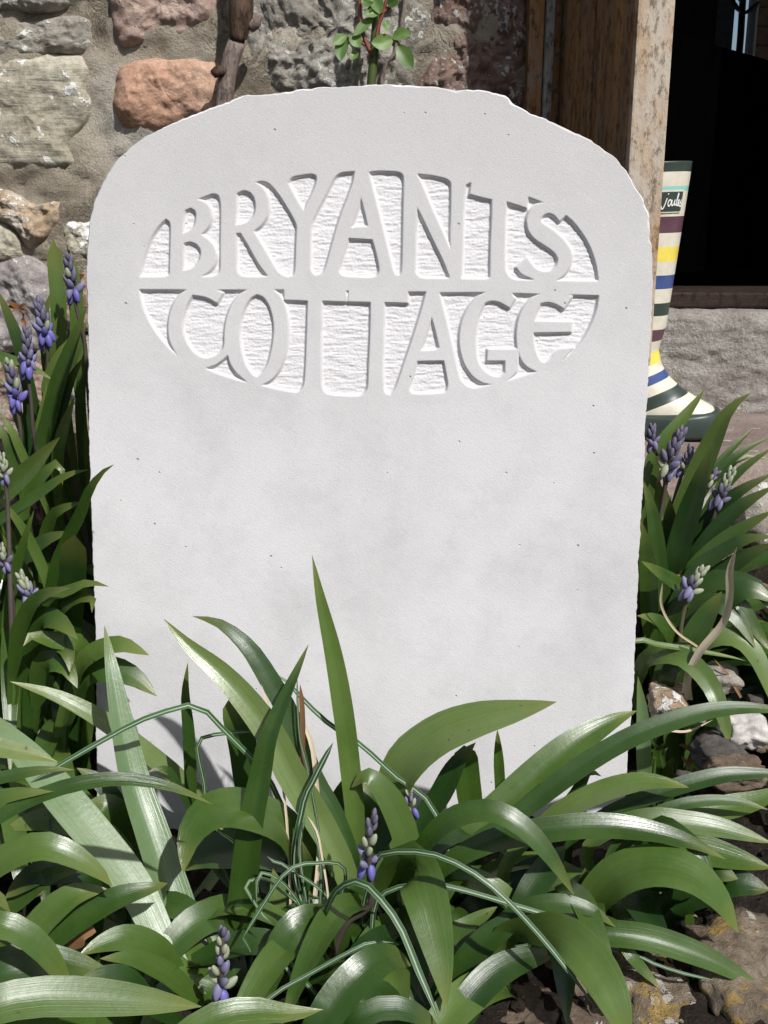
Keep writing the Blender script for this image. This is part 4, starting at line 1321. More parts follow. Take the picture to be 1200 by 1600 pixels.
L('A', [(-80, 1400), (90, 1345), (270, 1360), (452, 1412)], 120, -.30, -.28, mat=M_LEAF)
L('A', [(-80, 1215), (40, 1220), (150, 1290), (235, 1400), (291, 1507)], 105, -.33, -.33, mat=M_LEAF, F=(0, -.6, 1))
L('A', [(-140, 1570), (100, 1500), (350, 1495), (600, 1512), (787, 1532)], 150, -.38, -.34, mat=M_LEAF, F=(0, -.7, .8))
L('A', [(770, 1500), (650, 1400), (520, 1345), (390, 1345)], 80, -.24, -.27, mat=M_LEAF)
L('A', [(-60, 1440), (110, 1400), (290, 1450)], 180, -.32, -.31, mat=M_LEAF_D)
L('A', [(-120, 1080), (-20, 1095), (42, 1168)], 75, -.32, -.32, mat=M_LEAF)
L('A', [(480, 790), (430, 700), (370, 640), (300, 600)], 70, -.09, -.08, mat=M_LEAF_D)
L('A', [(520, 900), (470, 800), (420, 740), (340, 735)], 110, -.10, -.10, mat=M_LEAF)
L('A', [(560, 1500), (480, 1430), (380, 1420), (300, 1440)], 110, -.28, -.30, mat=M_LEAF_D)
L('A', [(180, 1010), (100, 1040), (20, 1110)], 90, -.22, -.23, mat=M_LEAF_D)
L('A', [(680, 640), (630, 600), (570, 620)], 30, -.10, -.11, mat=M_LEAF_D)
lf.filler(18, (100, 380), (0.07, 0.14), (0.018, 0.028), ylim=1290)

# ---- right front clump
rf = Plant('bluebell_clump', 'bluebell clump with long arching leaves by the lower right corner of the slab', 'plant',
           [(0.075, -0.12), (0.11, -0.13), (0.06, -0.17), (0.14, -0.14), (0.10, -0.20), (0.17, -0.11), (0.20, -0.15)], 'bluebell clumps', [M_LEAF, M_LEAF, M_LEAF_D])
L = rf.leaf
L('D', [(140, 560), (190, 400), (330, 275), (500, 205), (680, 165), (845, 127)], 195, -.10, -.11, mat=M_LEAF_P, fold=.15, F=(-.3, -.8, .7), twist=(0, .5))
L('D', [(490, 660), (470, 500), (450, 312)], 108, -.075, -.07, prof='blunt', mat=M_LEAF)
L('D', [(605, 520), (598, 380), (592, 245)], 46, -.065, -.06, mat=M_LEAF)
L('D', [(260, 650), (345, 530), (420, 390), (500, 300)], 95, -.085, -.075, mat=M_LEAF_D)
L('D', [(330, 900), (470, 720), (620, 570), (780, 425), (930, 300), (1070, 215), (1187, 165)], 150, -.13, -.06, mat=M_LEAF, fold=.35)
L('E', [(-200, 720), (-60, 640), (90, 530), (300, 370), (550, 220), (800, 125), (1000, 82), (1210, 85), (1340, 125)], 98, -.13, -.10, mat=M_LEAF_D)
L('E', [(60, 700), (150, 630), (280, 540), (430, 470), (600, 425), (730, 430), (830, 452)], 105, -.12, -.115, mat=M_LEAF_P, F=(0, -.35, 1))
L('E', [(-330, 830), (-100, 705), (150, 655), (400, 632), (650, 657), (850, 712), (1000, 787)], 125, -.17, -.175, mat=M_LEAF, fold=.35)
L('D', [(265, 760), (390, 630), (560, 592), (700, 660), (820, 790), (920, 952)], 98, -.175, -.205, mat=M_LEAF)
L('E', [(330, 1080), (390, 960), (510, 855), (680, 815), (850, 860), (980, 980), (1060, 1132)], 185, -.17, -.205, mat=M_LEAF, F=(.1, -.5, 1), fold=.08)
L('E', [(820, 690), (890, 800), (920, 920), (938, 1046)], 78, -.165, -.20, mat=M_LEAF)
L('E', [(400, 600), (600, 510), (800, 440), (1000, 392), (1210, 385), (1320, 400)], 80, -.10, -.09, mat=M_LEAF_D)
L('E', [(560, 640), (700, 560), (870, 517), (1050, 515), (1205, 556)], 55, -.12, -.12, mat=M_LEAF_D)
L('E', [(620, 680), (770, 610), (950, 560), (1150, 510), (1300, 440)], 120, -.11, -.10, mat=M_LEAF)
L('E', [(480, 640), (650, 600), (800, 612), (1000, 645), (1220, 712)], 105, -.13, -.14, mat=M_LEAF_P)
L('E', [(560, 800), (700, 745), (900, 750), (1220, 830)], 140, -.14, -.16, mat=M_LEAF, F=(0, -.45, 1))
L('E', [(-120, 1160), (-20, 1070), (110, 1008), (240, 995), (380, 1030), (484, 1106)], 90, -.20, -.21, mat=M_LEAF)
L('E', [(100, 1230), (250, 1155), (420, 1135), (650, 1160), (900, 1245), (1080, 1340), (1200, 1422)], 125, -.205, -.225, mat=M_LEAF, fold=.4, F=(0, -.7, .8))
L('E', [(130, 1120), (250, 1150), (360, 1250), (450, 1390), (510, 1540), (545, 1660)], 195, -.23, -.31, mat=M_LEAF, fold=.15, F=(0, -.9, .5))
L('E', [(540, 1215), (610, 1300), (690, 1386)], 58, -.215, -.225, mat=M_LEAF)
L('D', [(330, 1180), (500, 1030), (690, 890), (850, 760)], 150, -.14, -.12, mat=M_LEAF_D)
L('D', [(340, 1130), (470, 1075), (592, 1000)], 70, -.18, -.17, mat=M_LEAF)
L('D', [(380, 1370), (490, 1200), (630, 1080), (760, 1030)], 115, -.215, -.20, mat=M_LEAF)
L('D', [(370, 1600), (480, 1390), (640, 1250), (860, 1190)], 135, -.27, -.22, mat=M_LEAF_D)
L('D', [(-60, 1520), (90, 1435), (250, 1455), (370, 1570)], 100, -.31, -.30, mat=M_LEAF_D)
L('D', [(700, 980), (780, 870), (880, 740)], 120, -.15, -.13, mat=M_LEAF_D)
L('E', [(330, 1040), (340, 930), (342, 828)], 92, -.165, -.16, prof='oval', mat=M_LEAF_D)
L('E', [(620, 560), (618, 300), (612, 110), (590, -70)], 70, -.06, -.05, mat=M_SHINE)
L('E', [(200, 620), (300, 480), (360, 380), (420, 400)], 60, -.08, -.08, mat=M_LEAF_D)
L('E', [(560, 960), (700, 880), (760, 800), (860, 760)], 90, -.13, -.13, mat=M_LEAF_D)
L('E', [(860, 900), (960, 850), (1060, 880)], 110, -.16, -.17, mat=M_LEAF_D)
L('E', [(900, 960), (1040, 900), (1210, 930)], 130, -.16, -.17, mat=M_LEAF_D)
rf.filler(18, (150, 400), (0.07, 0.14), (0.018, 0.028), ylim=1260)

# ---- clump behind the right edge of the slab
rb = Plant('bluebell_clump', 'bluebell clump with narrow upright leaves in front of the stone step', 'plant',
           [(0.285, 0.14), (0.31, 0.17), (0.27, 0.20), (0.33, 0.12), (0.35, 0.20), (0.29, 0.10)], 'bluebell clumps', [M_LEAF_D, M_LEAF_D, M_LEAF])
L = rb.leaf
def LR(pts, w, yb=.16, yt=.16, **k): return L('F', pts, w, yb, yt, **k)
LR([(170, 820), (205, 600), (270, 420), (340, 260), (400, 150), (482, 85)], 96, .16, .13, mat=M_LEAF)
LR([(70, 520), (110, 330), (200, 205), (260, 130), (303, 68)], 62, .18, .20)
LR([(160, 850), (215, 640), (270, 470), (325, 300)], 92, .14, .12)
LR([(200, 700), (300, 440), (380, 335), (450, 262), (502, 212)], 38, .18, .20)
LR([(200, 720), (280, 490), (380, 372), (470, 300), (565, 255)], 44, .17, .18)
LR([(230, 760), (330, 520), (440, 390), (580, 290)], 46, .17, .17)
LR([(190, 820), (320, 580), (430, 475), (575, 395)], 62, .15, .14)
LR([(220, 800), (330, 640), (440, 530), (580, 445)], 66, .14, .12)
LR([(230, 800), (370, 665), (480, 595), (580, 540)], 60, .13, .11)
LR([(250, 800), (380, 700), (480, 652), (580, 648)], 58, .12, .10)
LR([(270, 880), (400, 765), (500, 705), (580, 670)], 74, .12, .09)
LR([(260, 900), (215, 845), (130, 790), (55, 742)], 62, .10, .07, mat=M_LEAF)
LR([(190, 1080), (160, 1010), (105, 968), (38, 955)], 64, .08, .06, mat=M_LEAF)
LR([(250, 1110), (330, 1045), (430, 1045), (500, 1110), (540, 1200), (565, 1300)], 74, .08, .04, mat=M_LEAF_P, F=(.2, -.6, 1))
LR([(330, 960), (420, 890), (475, 960), (530, 1050), (585, 1110)], 56, .09, .06, mat=M_LEAF)
LR([(60, 1150), (110, 1110), (210, 1115), (300, 1190), (355, 1290), (415, 1497)], 78, .06, -.02, mat=M_LEAF)
LR([(20, 1052), (120, 1068), (260, 1090), (400, 1115), (465, 1132)], 22, .03, .04, mat=M_LEAF_P, fold=.4)
LR([(330, 960), (400, 880), (480, 850), (585, 905)], 92, .09, .07)
LR([(150, 1000), (125, 760), (100, 560), (60, 420)], 66, .13, .13)
LR([(190, 1000), (185, 740), (150, 450)], 74, .15, .15)
LR([(230, 1100), (300, 970), (370, 860)], 90, .08, .08)
LR([(90, 1000), (80, 760), (55, 580)], 70, .11, .10)
LR([(350, 460), (430, 348), (500, 335), (565, 346)], 22, .2, .2, mat=M_LEAF_P)
LR([(160, 620), (90, 420), (130, 310), (220, 290)], 70, .19, .19, mat=M_LEAF_P)
LR([(300, 840), (420, 820), (520, 860), (590, 960)], 80, .10, .07)
LR([(140, 1180), (190, 1090), (260, 1060)], 70, .06, .06)
LR([(230, 980), (330, 900), (430, 960), (500, 1080)], 80, .10, .06)
LR([(150, 1230), (180, 1150), (240, 1130), (330, 1220)], 66, .04, .03)
rb.filler(46, (-60, 80), (0.16, 0.30), (0.018, 0.026), (0.6, 1.2))
spike(rb, 'F', [(150, 420), (100, 310)], [(98, 300), (95, 255), (100, 215)], .17, 50, 'sssl', 14)
spike(rb, 'F', [(110, 620), (130, 560), (155, 420)], [(150, 410), (178, 310), (215, 228)], .15, 72, 'ssssll', 24)
spike(rb, 'F', [(190, 480), (215, 400)], [(215, 400), (235, 340), (250, 300)], .16, 50, 'sssl', 14)
spike(rb, 'F', [(330, 600), (350, 530)], [(345, 525), (380, 450), (412, 385)], .14, 60, 'gggssl', 20)
spike(rb, 'F', [(300, 480), (310, 440)], [(310, 440), (330, 410), (350, 395)], .15, 50, 'ssll', 10)
spike(rb, 'F', [(205, 1060), (215, 960), (240, 880)], [(232, 880), (262, 820), (300, 772)], .075, 64, 'gggsll', 18, mat=M_STEM)
rb.leaf('F', [(240, 1285), (236, 1200), (285, 1095), (375, 985), (400, 890), (402, 780), (428, 688)], 42, .03, -.01, prof='grass', mat=M_DRY, name='dry_leaf', fold=.35, twist=(0, .3), root=False)
rb.leaf('F', [(275, 1077), (190, 1015), (135, 920), (138, 825)], 14, .06, .05, prof='grass', mat=M_DRY, name='dry_leaf', root=False, fold=.5)
rb.leaf('F', [(445, 1275), (395, 1190), (340, 1125)], 18, .05, .06, prof='taper', mat=M_RUST, name='dry_leaf', root=False, fold=.4)
rb.leaf('F', [(190, 800), (260, 808), (340, 795)], 26, .13, .13, prof='strap', mat=M_RUST, name='dry_leaf', root=False)
rb.leaf('F', [(420, 812), (490, 825), (570, 842)], 22, .11, .11, prof='strap', mat=M_RUST, name='dry_leaf', root=False)
rb.leaf('F', [(160, 1405), (240, 1405), (335, 1362)], 14, .0, .02, prof='taper', mat=M_DRY, name='dry_leaf', root=False)

# ---- clump by the middle of the left edge
lm = Plant('bluebell_clump', 'low bluebell clump with short rounded leaves at the left edge of the slab', 'plant',
           [(-0.265, 0.0), (-0.30, -0.01), (-0.29, 0.09), (-0.32, 0.07), (-0.27, 0.10), (-0.36, 0.10)], 'bluebell clumps', [M_LEAF_D, M_LEAF])
L = lm.leaf
def LH(pts, w, yb=.03, yt=.02, **k): return L('H', pts, w, yb, yt, **k)
L('A', [(290, 260), (330, 180), (400, 135), (480, 120), (583, 160)], 88, -.02, -.035, mat=M_LEAF, prof='strap', F=(0, -.5, 1))
L('A', [(300, 300), (340, 230), (430, 215), (530, 250), (613, 320)], 108, -.02, -.035, mat=M_LEAF_D, F=(0, -.6, .9))
LH([(200, 1180), (230, 1090), (320, 1115), (373, 1217)], 130, -0.012, -0.040, prof='oval', mat=M_LEAF)
LH([(230, 1120), (280, 1000), (330, 1050), (336, 1140)], 125, -0.012, -0.040, prof='oval', mat=M_LEAF)
LH([(400, 1080), (370, 1000), (250, 985), (150, 965), (112, 1014)], 95, -0.012, -0.040, mat=M_LEAF)
LH([(160, 1000), (200, 880), (290, 900), (373, 980)], 120, -0.012, -0.040, prof='strap')
LH([(80, 1000), (120, 870), (170, 795), (240, 755), (339, 735)], 78, -0.012, -0.040, mat=M_LEAF)
LH([(140, 900), (200, 780), (320, 752), (420, 710), (524, 728)], 62, -0.012, -0.040)
LH([(220, 930), (310, 810), (390, 780), (448, 795), (442, 853)], 85, -0.012, -0.040, mat=M_LEAF)
LH([(340, 860), (350, 720), (352, 600), (358, 478)], 128, -0.012, -0.040, prof='blunt')
LH([(250, 700), (330, 490), (385, 385), (430, 265), (490, 182), (549, 140)], 62, .02, -.02)
LH([(-120, 420), (-30, 330), (60, 245), (160, 150), (240, 60), (289, 9)], 112, 0.075, 0.045, mat=M_LEAF, fold=.5)
LH([(-40, 460), (60, 372), (200, 272), (320, 192), (428, 165)], 58, 0.115, 0.095)
LH([(30, 1150), (45, 820), (100, 560), (165, 358)], 56, 0.055, 0.035)
LH([(250, 800), (225, 690), (140, 500), (60, 380), (-20, 285)], 52, 0.075, 0.055)
LH([(60, 680), (110, 590), (220, 505), (345, 462)], 82, 0.125, 0.105)
LH([(180, 800), (130, 690), (60, 560), (-10, 440)], 52, 0.095, 0.075)
LH([(60, 1500), (120, 1400), (180, 1310), (265, 1215)], 112, 0.025, 0.015, mat=M_LEAF)
LH([(210, 560), (235, 430), (265, 372), (330, 342), (405, 318)], 62, 0.125, 0.105, mat=M_LEAF)
LH([(-60, 1160), (0, 1085), (65, 1080)], 60, 0.035, 0.025)
LH([(280, 830), (200, 760), (160, 700)], 100, 0.095, 0.075)
LH([(60, 900), (80, 700), (60, 500), (30, 400)], 62, 0.115, 0.105)
LH([(-60, 820), (-10, 640), (30, 480)], 70, 0.105, 0.095)
LH([(120, 330), (200, 200), (290, 130), (300, 240)], 60, 0.135, 0.125)
lm.filler(40, (90, 330), (0.10, 0.19), (0.016, 0.026), (0.6, 1.2), ylim=700)
spike(lm, 'H', [(40, 420), (30, 240)], [(28, 225), (15, 160), (5, 90)], .04, 66, 'gggl', 14)
spike(lm, 'H', [(60, 760), (40, 650)], [(35, 645), (15, 590), (0, 520)], .03, 62, 'gggsl', 14)
spike(lm, 'H', [(180, 900), (150, 810)], [(150, 810), (128, 740), (95, 670)], .02, 78, 'ggglll', 18)

# ---- clump behind the left edge
lb = Plant('bluebell_clump', 'bluebell clump with four blue flower spikes against the rubble wall', 'plant',
           [(-0.33, 0.24), (-0.36, 0.28), (-0.30, 0.30), (-0.39, 0.22)], 'bluebell clumps', [M_LEAF_D, M_LEAF])
L = lb.leaf
def LL(pts, w, yb=.26, yt=.27, **k): return L('L', pts, w, yb, yt, **k)
LL([(420, 900), (405, 480), (388, 280), (368, 58)], 110, .30, .31, prof='blunt', mat=M_LEAF)
LL([(540, 900), (535, 480), (522, 300), (488, 122)], 95, .31, .32)
LL([(300, 1500), (330, 1350), (405, 1050), (500, 790), (605, 520)], 112, .22, .2, mat=M_LEAF_D)
LL([(190, 1050), (150, 850), (75, 630), (-30, 390)], 92, .27, .27)
LL([(-90, 905), (0, 880), (130, 920), (260, 972), (372, 1042)], 78, .24, .23, mat=M_LEAF)
LL([(262, 1450), (285, 1280), (310, 1150), (328, 1048)], 46, .22, .22, mat=M_LEAF)
LL([(310, 760), (318, 600), (330, 490), (352, 428)], 72, .29, .29, mat=M_LEAF)
LL([(320, 1100), (345, 980), (405, 850), (475, 750)], 62, .25, .25, mat=M_LEAF)
LL([(400, 1600), (450, 1350), (520, 1158)], 84, .2, .2)
LL([(370, 1500), (420, 1250), (500, 1020), (590, 870)], 90, .22, .21)
LL([(130, 1500), (70, 1370), (0, 1270)], 62, .2, .2, mat=M_LEAF)
LL([(200, 1500), (190, 1250), (170, 1050), (150, 900)], 60, .25, .25)
LL([(360, 780), (380, 680), (400, 600)], 60, .28, .28, mat=M_LEAF)
LL([(560, 1100), (590, 900), (605, 780)], 70, .27, .27)
LL([(-40, 1100), (-10, 1040), (60, 1080)], 80, .24, .24, mat=M_LEAF)
LL([(60, 1500), (20, 1400), (-60, 1300)], 70, .2, .2)
LL([(420, 1200), (470, 1000), (560, 760), (600, 640)], 80, .26, .26)
LL([(100, 1200), (60, 1000), (-20, 830)], 70, .28, .28)
lb.filler(34, (60, 340), (0.16, 0.30), (0.016, 0.026), (0.6, 1.2), ylim=560)
spike(lb, 'L', [(590, 800), (555, 640), (515, 480)], [(515, 470), (490, 330), (472, 180)], .26, 112, 'sslslb', 20)
spike(lb, 'L', [(340, 1050), (335, 900), (325, 790)], [(322, 780), (298, 640), (268, 495)], .255, 128, 'ssslbb', 24)
spike(lb, 'L', [(255, 1520), (225, 1250), (195, 1010)], [(192, 1000), (190, 850), (188, 690)], .22, 112, 'sssllb', 22)
spike(lb, 'L', [(180, 1640), (150, 1430), (120, 1240)], [(120, 1235), (95, 1080), (52, 905)], .21, 112, 'gsslbb', 20)

# ---- striped grass in the middle
gr = Plant('striped_grass', 'thin green and white striped grass growing through the bluebell leaves', 'grass plant',
           [(-0.06, -0.165), (-0.03, -0.175), (-0.08, -0.19), (0.01, -0.19)], None, [M_GRASS])
def LG(reg, pts, w, yb, yt, **k):
    k.setdefault('prof', 'grass'); k.setdefault('fold', .45); k.setdefault('mat', M_GRASS); k.setdefault('name', 'blade'); k.setdefault('n', 22)
    return gr.leaf(reg, pts, w, yb, yt, **k)
LG('A', [(1060, 660), (990, 570), (880, 458), (780, 360), (700, 365), (560, 410), (420, 482), (250, 580), (100, 668)], 30, -.115, -.15)
LG('A', [(800, 700), (798, 660), (770, 520), (795, 480), (900, 463), (995, 458)], 22, -.11, -.11)
LG('B', [(1120, 1027), (1000, 935), (850, 800), (740, 730), (640, 640), (560, 552), (500, 508)], 28, -.11, -.095)
LG('B', [(620, 1050), (660, 950), (700, 870), (742, 792)], 34, -.15, -.14)
LG('D', [(60, 850), (90, 780), (200, 765), (330, 780), (480, 850), (620, 960), (780, 1130), (900, 1280), (1010, 1430)], 32, -.2, -.27)
LG('D', [(300, 900), (360, 910), (500, 945), (650, 990), (800, 1035), (995, 1098)], 30, -.205, -.215)
LG('C', [(520, 660), (545, 590), (590, 500), (680, 462), (765, 530), (850, 650), (920, 820), (980, 960), (1015, 1060)], 40, -.21, -.31)
LG('C', [(300, 950), (360, 905), (480, 840), (620, 762), (730, 712), (822, 712)], 24, -.27, -.25)
LG('C', [(480, 390), (380, 430), (280, 575), (208, 692)], 22, -.21, -.235)
LG('C', [(450, 575), (400, 500), (330, 440), (272, 436), (262, 550)], 20, -.205, -.225)
LG('C', [(440, 560), (360, 500), (300, 450), (240, 460), (215, 480), (290, 600), (325, 632)], 18, -.2, -.225)
LG('C', [(478, 600), (452, 450), (440, 320), (462, 195)], 18, -.18, -.16)
LG('C', [(522, 620), (526, 420), (510, 300), (470, 200)], 15, -.18, -.16)
LG('C', [(450, 860), (410, 800), (385, 760)], 26, -.24, -.235)
LG('C', [(420, 900), (395, 830), (370, 800)], 22, -.245, -.24)
LG('C', [(380, 400), (330, 380), (305, 360)], 18, -.2, -.2)
LG('C', [(240, 750), (225, 720), (205, 690)], 16, -.23, -.235, root=False)
LG('C', [(180, 310), (130, 270), (95, 248)], 30, -.17, -.19)
LG('E', [(560, 1235), (640, 1268), (800, 1322), (955, 1356)], 20, -.215, -.225)
LG('B', [(640, 900), (610, 780), (600, 640), (598, 520)], 12, -.13, -.11)
LG('B', [(670, 900), (650, 780), (615, 700)], 26, -.125, -.115, mat=M_DRY)
LG('B', [(620, 780), (618, 660), (610, 560)], 30, -.12, -.11, mat=M_RUST)
LG('B', [(500, 720), (480, 640), (455, 560)], 14, -.12, -.11, mat=M_DRY)
LG('C', [(525, 330), (505, 250), (470, 195)], 12, -.19, -.17, mat=M_DRY)

# ================================================================== ROSE ON THE WALL
M_BARK = mk_wood('rose_bark', (0.12, 0.085, 0.07), (0.20, 0.155, 0.135), (0.27, 0.22, 0.195), (0.24, 0.21, 0.19), sc=(160, 160, 18), gf=0.5)
M_BARKD = mk_wood('rose_bark_dark', (0.035, 0.02, 0.015), (0.075, 0.045, 0.03), (0.12, 0.075, 0.05), (0.12, 0.09, 0.07), sc=(160, 160, 30), gf=0.2)
RY = WALL_Y - 0.055
rose = empty('climbing_rose', (atY(345, 240, RY).x, RY, 0.16), 'thick woody rose stem with knots climbing the rubble wall', 'climbing plant')
st = [Vector((atY(345, 240, RY).x, RY, 0.12))] + [atY(x, y, RY) for x, y in ((346, 240), (350, 165), (357, 110), (366, 76), (374, 58))]
tube('old_stem', st, [.0135, .013, .0125, .012, .012, .013], M_BARK, rose, 12, 26)
st2 = [atY(x, y, RY - .002) for x, y in ((371, 66), (374, 45), (377, 15), (377, -40), (372, -130))]
tube('old_stem', st2, [.012, .0175, .0155, .013, .0125], M_BARKD, rose, 12, 20)
tube('knot', [atY(350, 112, RY - .006), atY(340, 112, RY - .012), atY(333, 116, RY - .015)], [.008, .0085, .006], M_BARKD, rose, 10, 6)
tube('knot', [atY(392, 42, RY), atY(400, 36, RY - .004), atY(404, 22, RY - .004)], [.008, .0075, .004], M_BARK, rose, 10, 6)
shoot = empty('rose_shoot', (atY(580, 140, RY).x, RY, 0.16), 'green rose shoot with red stalks and young leaves on the rough grey stone', 'climbing plant')
YS = WALL_Y - 0.075
sp0 = atY(580, 140, YS)
tube('stem', [Vector((sp0.x - .01, YS, 0.12)), Vector((sp0.x - .006, YS, 0.4)), sp0, atY(583, 100, YS), atY(587, 50, YS), atY(592, -20, YS), atY(598, -120, YS)], [.0075, .007, .0065, .006], M_GREENSTEM, shoot, 10, 26)
for pth, r_ in (([(582, 88), (576, 76), (568, 55), (563, 30), (561, -10)], .0032), ([(588, 62), (592, 40), (600, 16), (606, -10)], .0030), ([(596, 22), (608, 12), (616, 2)], .003),
                ([(588, 62), (602, 63), (614, 62), (622, 66)], .0018), ([(622, 66), (624, 72), (628, 80)], .0014), ([(572, 72), (556, 60), (540, 58)], .0016)):
    tube('red_stalk', [atY(x, y, YS - .006) for x, y in pth], [r_, r_ * .8], M_RED, shoot, 7, 10)
for pth, w in (([(613, 61), (597, 66), (580, 67)], 26), ([(614, 60), (628, 52), (643, 55)], 19), ([(622, 71), (633, 88), (645, 108)], 26), ([(602, 32), (604, 40), (603, 48)], 12),
               ([(538, 60), (533, 78), (532, 96)], 22), ([(541, 55), (530, 62), (519, 70)], 17), ([(582, 28), (566, 42), (552, 56)], 17), ([(575, 12), (585, 18), (568, 24)], 18),
               ([(553, 54), (555, 62), (562, 74)], 22), ([(558, 80), (552, 88), (548, 94)], 14), ([(580, -6), (590, 8), (594, 22)], 22), ([(606, 8), (614, 2), (622, -8)], 18), ([(566, -2), (574, 6), (584, 4)], 14)):
    q = [atY(x, y, YS - .012 - .004 * i) for i, (x, y) in enumerate(pth)]
    leaf_mesh(shoot, q, lambda t, p, s_, tc, w=w: 0.5 * w * zdepth(p) / FPX * max(.02, prof_oval(t)), (lrng.uniform(-.4, .4), -1, lrng.uniform(.1, .6)), .3, 12, M_ROSE, 'leaflet')
vine = empty('thin_stem', (atY(620, 130, RY).x, RY + .03, .2), 'thin dry grey stem clinging to the wall beside the green shoot', 'stem')
tube('stem', [Vector((atY(596, 150, RY).x, RY + .03, 0.14)), atY(596, 150, RY + .03), atY(612, 105, RY + .03), atY(618, 80, RY + .028), atY(630, 30, RY + .028), atY(636, -60, RY + .03)], [.003, .0028, .004, .003], M_BARK, vine, 7, 24)

bz = empty('rose_seedling', (-0.345, 0.40, ground_h(-0.345, 0.40)), 'small seedling with bronze red leaves among the bluebells by the wall', 'plant')
def sprig(stempx, leaves, Y):
    s_ = [Vector((atY(*stempx[0], Y).x, Y, ground_h(atY(*stempx[0], Y).x, Y) - .01))] + [atY(x, y, Y) for x, y in stempx]
    tube('stem', s_, [.0016, .001], M_RED, bz, 6, 14)
    for a, b, w in leaves:
        p0, p1 = atY(*a, Y), atY(*b, Y - .008)
        leaf_mesh(bz, [p0, (p0 + p1) / 2 + UP * .002, p1], lambda t, p, s2, tc, w=w: 0.5 * w * zdepth(p) / FPX * max(.02, prof_oval(t)), (lrng.uniform(-.4, .4), -.8, .6), .3, 8, M_BRONZE, 'leaflet')
sprig([(40, 525), (34, 498), (29, 484)], [((29, 484), (12, 474), 9), ((28, 482), (4, 480), 10), ((31, 483), (41, 478), 9), ((31, 485), (38, 490), 7), ((29, 484), (18, 488), 8), ((34, 498), (40, 512), 8)], .33)
sprig([(112, 510), (108, 482), (106, 470)], [((106, 468), (88, 465), 10), ((107, 475), (88, 484), 10), ((106, 468), (122, 455), 12), ((108, 478), (130, 465), 12), ((120, 445), (132, 430), 16), ((124, 460), (133, 448), 14), ((118, 470), (134, 478), 12)], .33)

dpx = atY(1176, 30, BY - .06); dpw = 8 * zdepth(dpx) / FPX
dr = tube('mullion_standin', [Vector((dpx.x, BY - .06, 0.0)), Vector((dpx.x, BY - .06, 1.5)), Vector((dpx.x, BY - .06, 3.1))], [dpw, dpw], simple('pale_mullion', (0.42, 0.46, 0.46), .4, .4, .1), None, 14, 6)  # added outdoors to catch daylight, in place of the pale window mullion
tag(dr, 'pale upright added outside the back window as a daylit stand-in for its mullion', 'mullion_standin')
iv = empty('wall_plant', (atY(1158, 30, BY - .12).x, BY - .12, 0), 'dark leafy stem climbing outside the back window', 'climbing plant')
tube('stem', [Vector((atY(1157, 60, BY - .12).x, BY - .12, 0.0)), atY(1157, 60, BY - .12), atY(1160, 10, BY - .12), atY(1164, -60, BY - .12)], [.02, .016, .014], simple('dark_stem', (0.02, 0.018, 0.015)), iv, 8, 10)
for a_, b_, w_ in (((1160, 20), (1142, -4), 9), ((1160, 22), (1188, 0), 9), ((1160, 5), (1150, -24), 10), ((1162, -4), (1184, -30), 10)):
    leaf_mesh(iv, [atY(*a_, BY - .13), atY((a_[0] + b_[0]) / 2, (a_[1] + b_[1]) / 2 + 4, BY - .14), atY(*b_, BY - .13)], lambda t, p, s_, tc, w_=w_: .5 * w_ * zdepth(p) / FPX * max(.03, prof_oval(t)), None, .2, 8, M_LEAF_D, 'leaf')

# ================================================================== ROCKS
rrng = random.Random(4)
def rock(name, px, py, Y, wpx, hpx, dep, mat, label, seed, group=None, amp=0.22, z=None, sub=4, cat='rock'):
    c = atY(px, py, Y)
    k = zdepth(c) / FPX
    sx, sz = wpx * k / 2, hpx * k / 2
    bm = bmesh.new()
    bmesh.ops.create_icosphere(bm, subdivisions=sub, radius=1.0)
    o3 = Vector((seed * 3.1, seed * 1.7, seed))
    for v in bm.verts:
        d = v.co.normalized()
        # blocky, broken shape
        b = max(abs(d.x), abs(d.y), abs(d.z))
        r_ = 1.0 / (b ** 0.55)
        r_ *= 0.86 + amp * mnoise.fractal(d * 1.3 + o3, 1.0, 2.0, 3) + amp * 0.45 * mnoise.fractal(d * 4.5 + o3, 1.0, 2.0, 4)
        v.co = Vector((c.x + d.x * r_ * sx, c.y + d.y * r_ * dep / 2, c.z + d.z * r_ * sz))
    o = from_bm(name, bm, mat, None, True)
    return tag(o, label, cat, group)
RK = M_ST
rock('edging_rock', 1165, 1560, -.20, 250, 190, .13, RK['lichenrock'], 'large garden edging rock crusted with yellow lichen, right of the leaves', 1.0, 'edging rocks', sub=5)
rock('edging_rock', 1018, 1580, -.215, 150, 130, .10, RK['lichenrock'], 'yellow lichened edging rock between the large rock and the brown one', 2.0, 'edging rocks', sub=5)
rock('edging_rock', 925, 1598, -.225, 110, 90, .08, RK['brownrock'], 'rough brown edging rock beside the lichened rocks', 3.0, 'edging rocks', sub=5)
rock('edging_rock', 820, 1612, -.235, 130, 80, .08, RK['brownrock'], 'low brown edging rock half buried in the soil at the bed front', 4.0, 'edging rocks', sub=5)
rock('flint', 1042, 1098, .03, 66, 56, .045, RK['flint'], 'orange and cream flint lying right of the slab', 5.0, 'stones on the soil')
rock('flint', 1160, 1140, .0, 74, 58, .045, simple('white_flint', (0.42, 0.40, 0.37), .5, .4, .3, 60, .003), 'white flint behind the dark grey stone', 6.0, 'stones on the soil')
rock('stone', 1125, 1172, -.010, 92, 50, .05, RK['darkrock'], 'flat dark grey stone on the soil in front of the white flint', 7.0, 'stones on the soil')
rock('stone', 1150, 1205, -.04, 100, 44, .04, RK['brownrock'], 'brown pitted stone on the soil in front of the dark grey stone', 8.0, 'stones on the soil')
rock('stone', 1125, 1060, .07, 70, 46, .04, RK['grey'], 'grey stone on the soil under the arching leaves of the right clump', 9.0, 'stones on the soil')
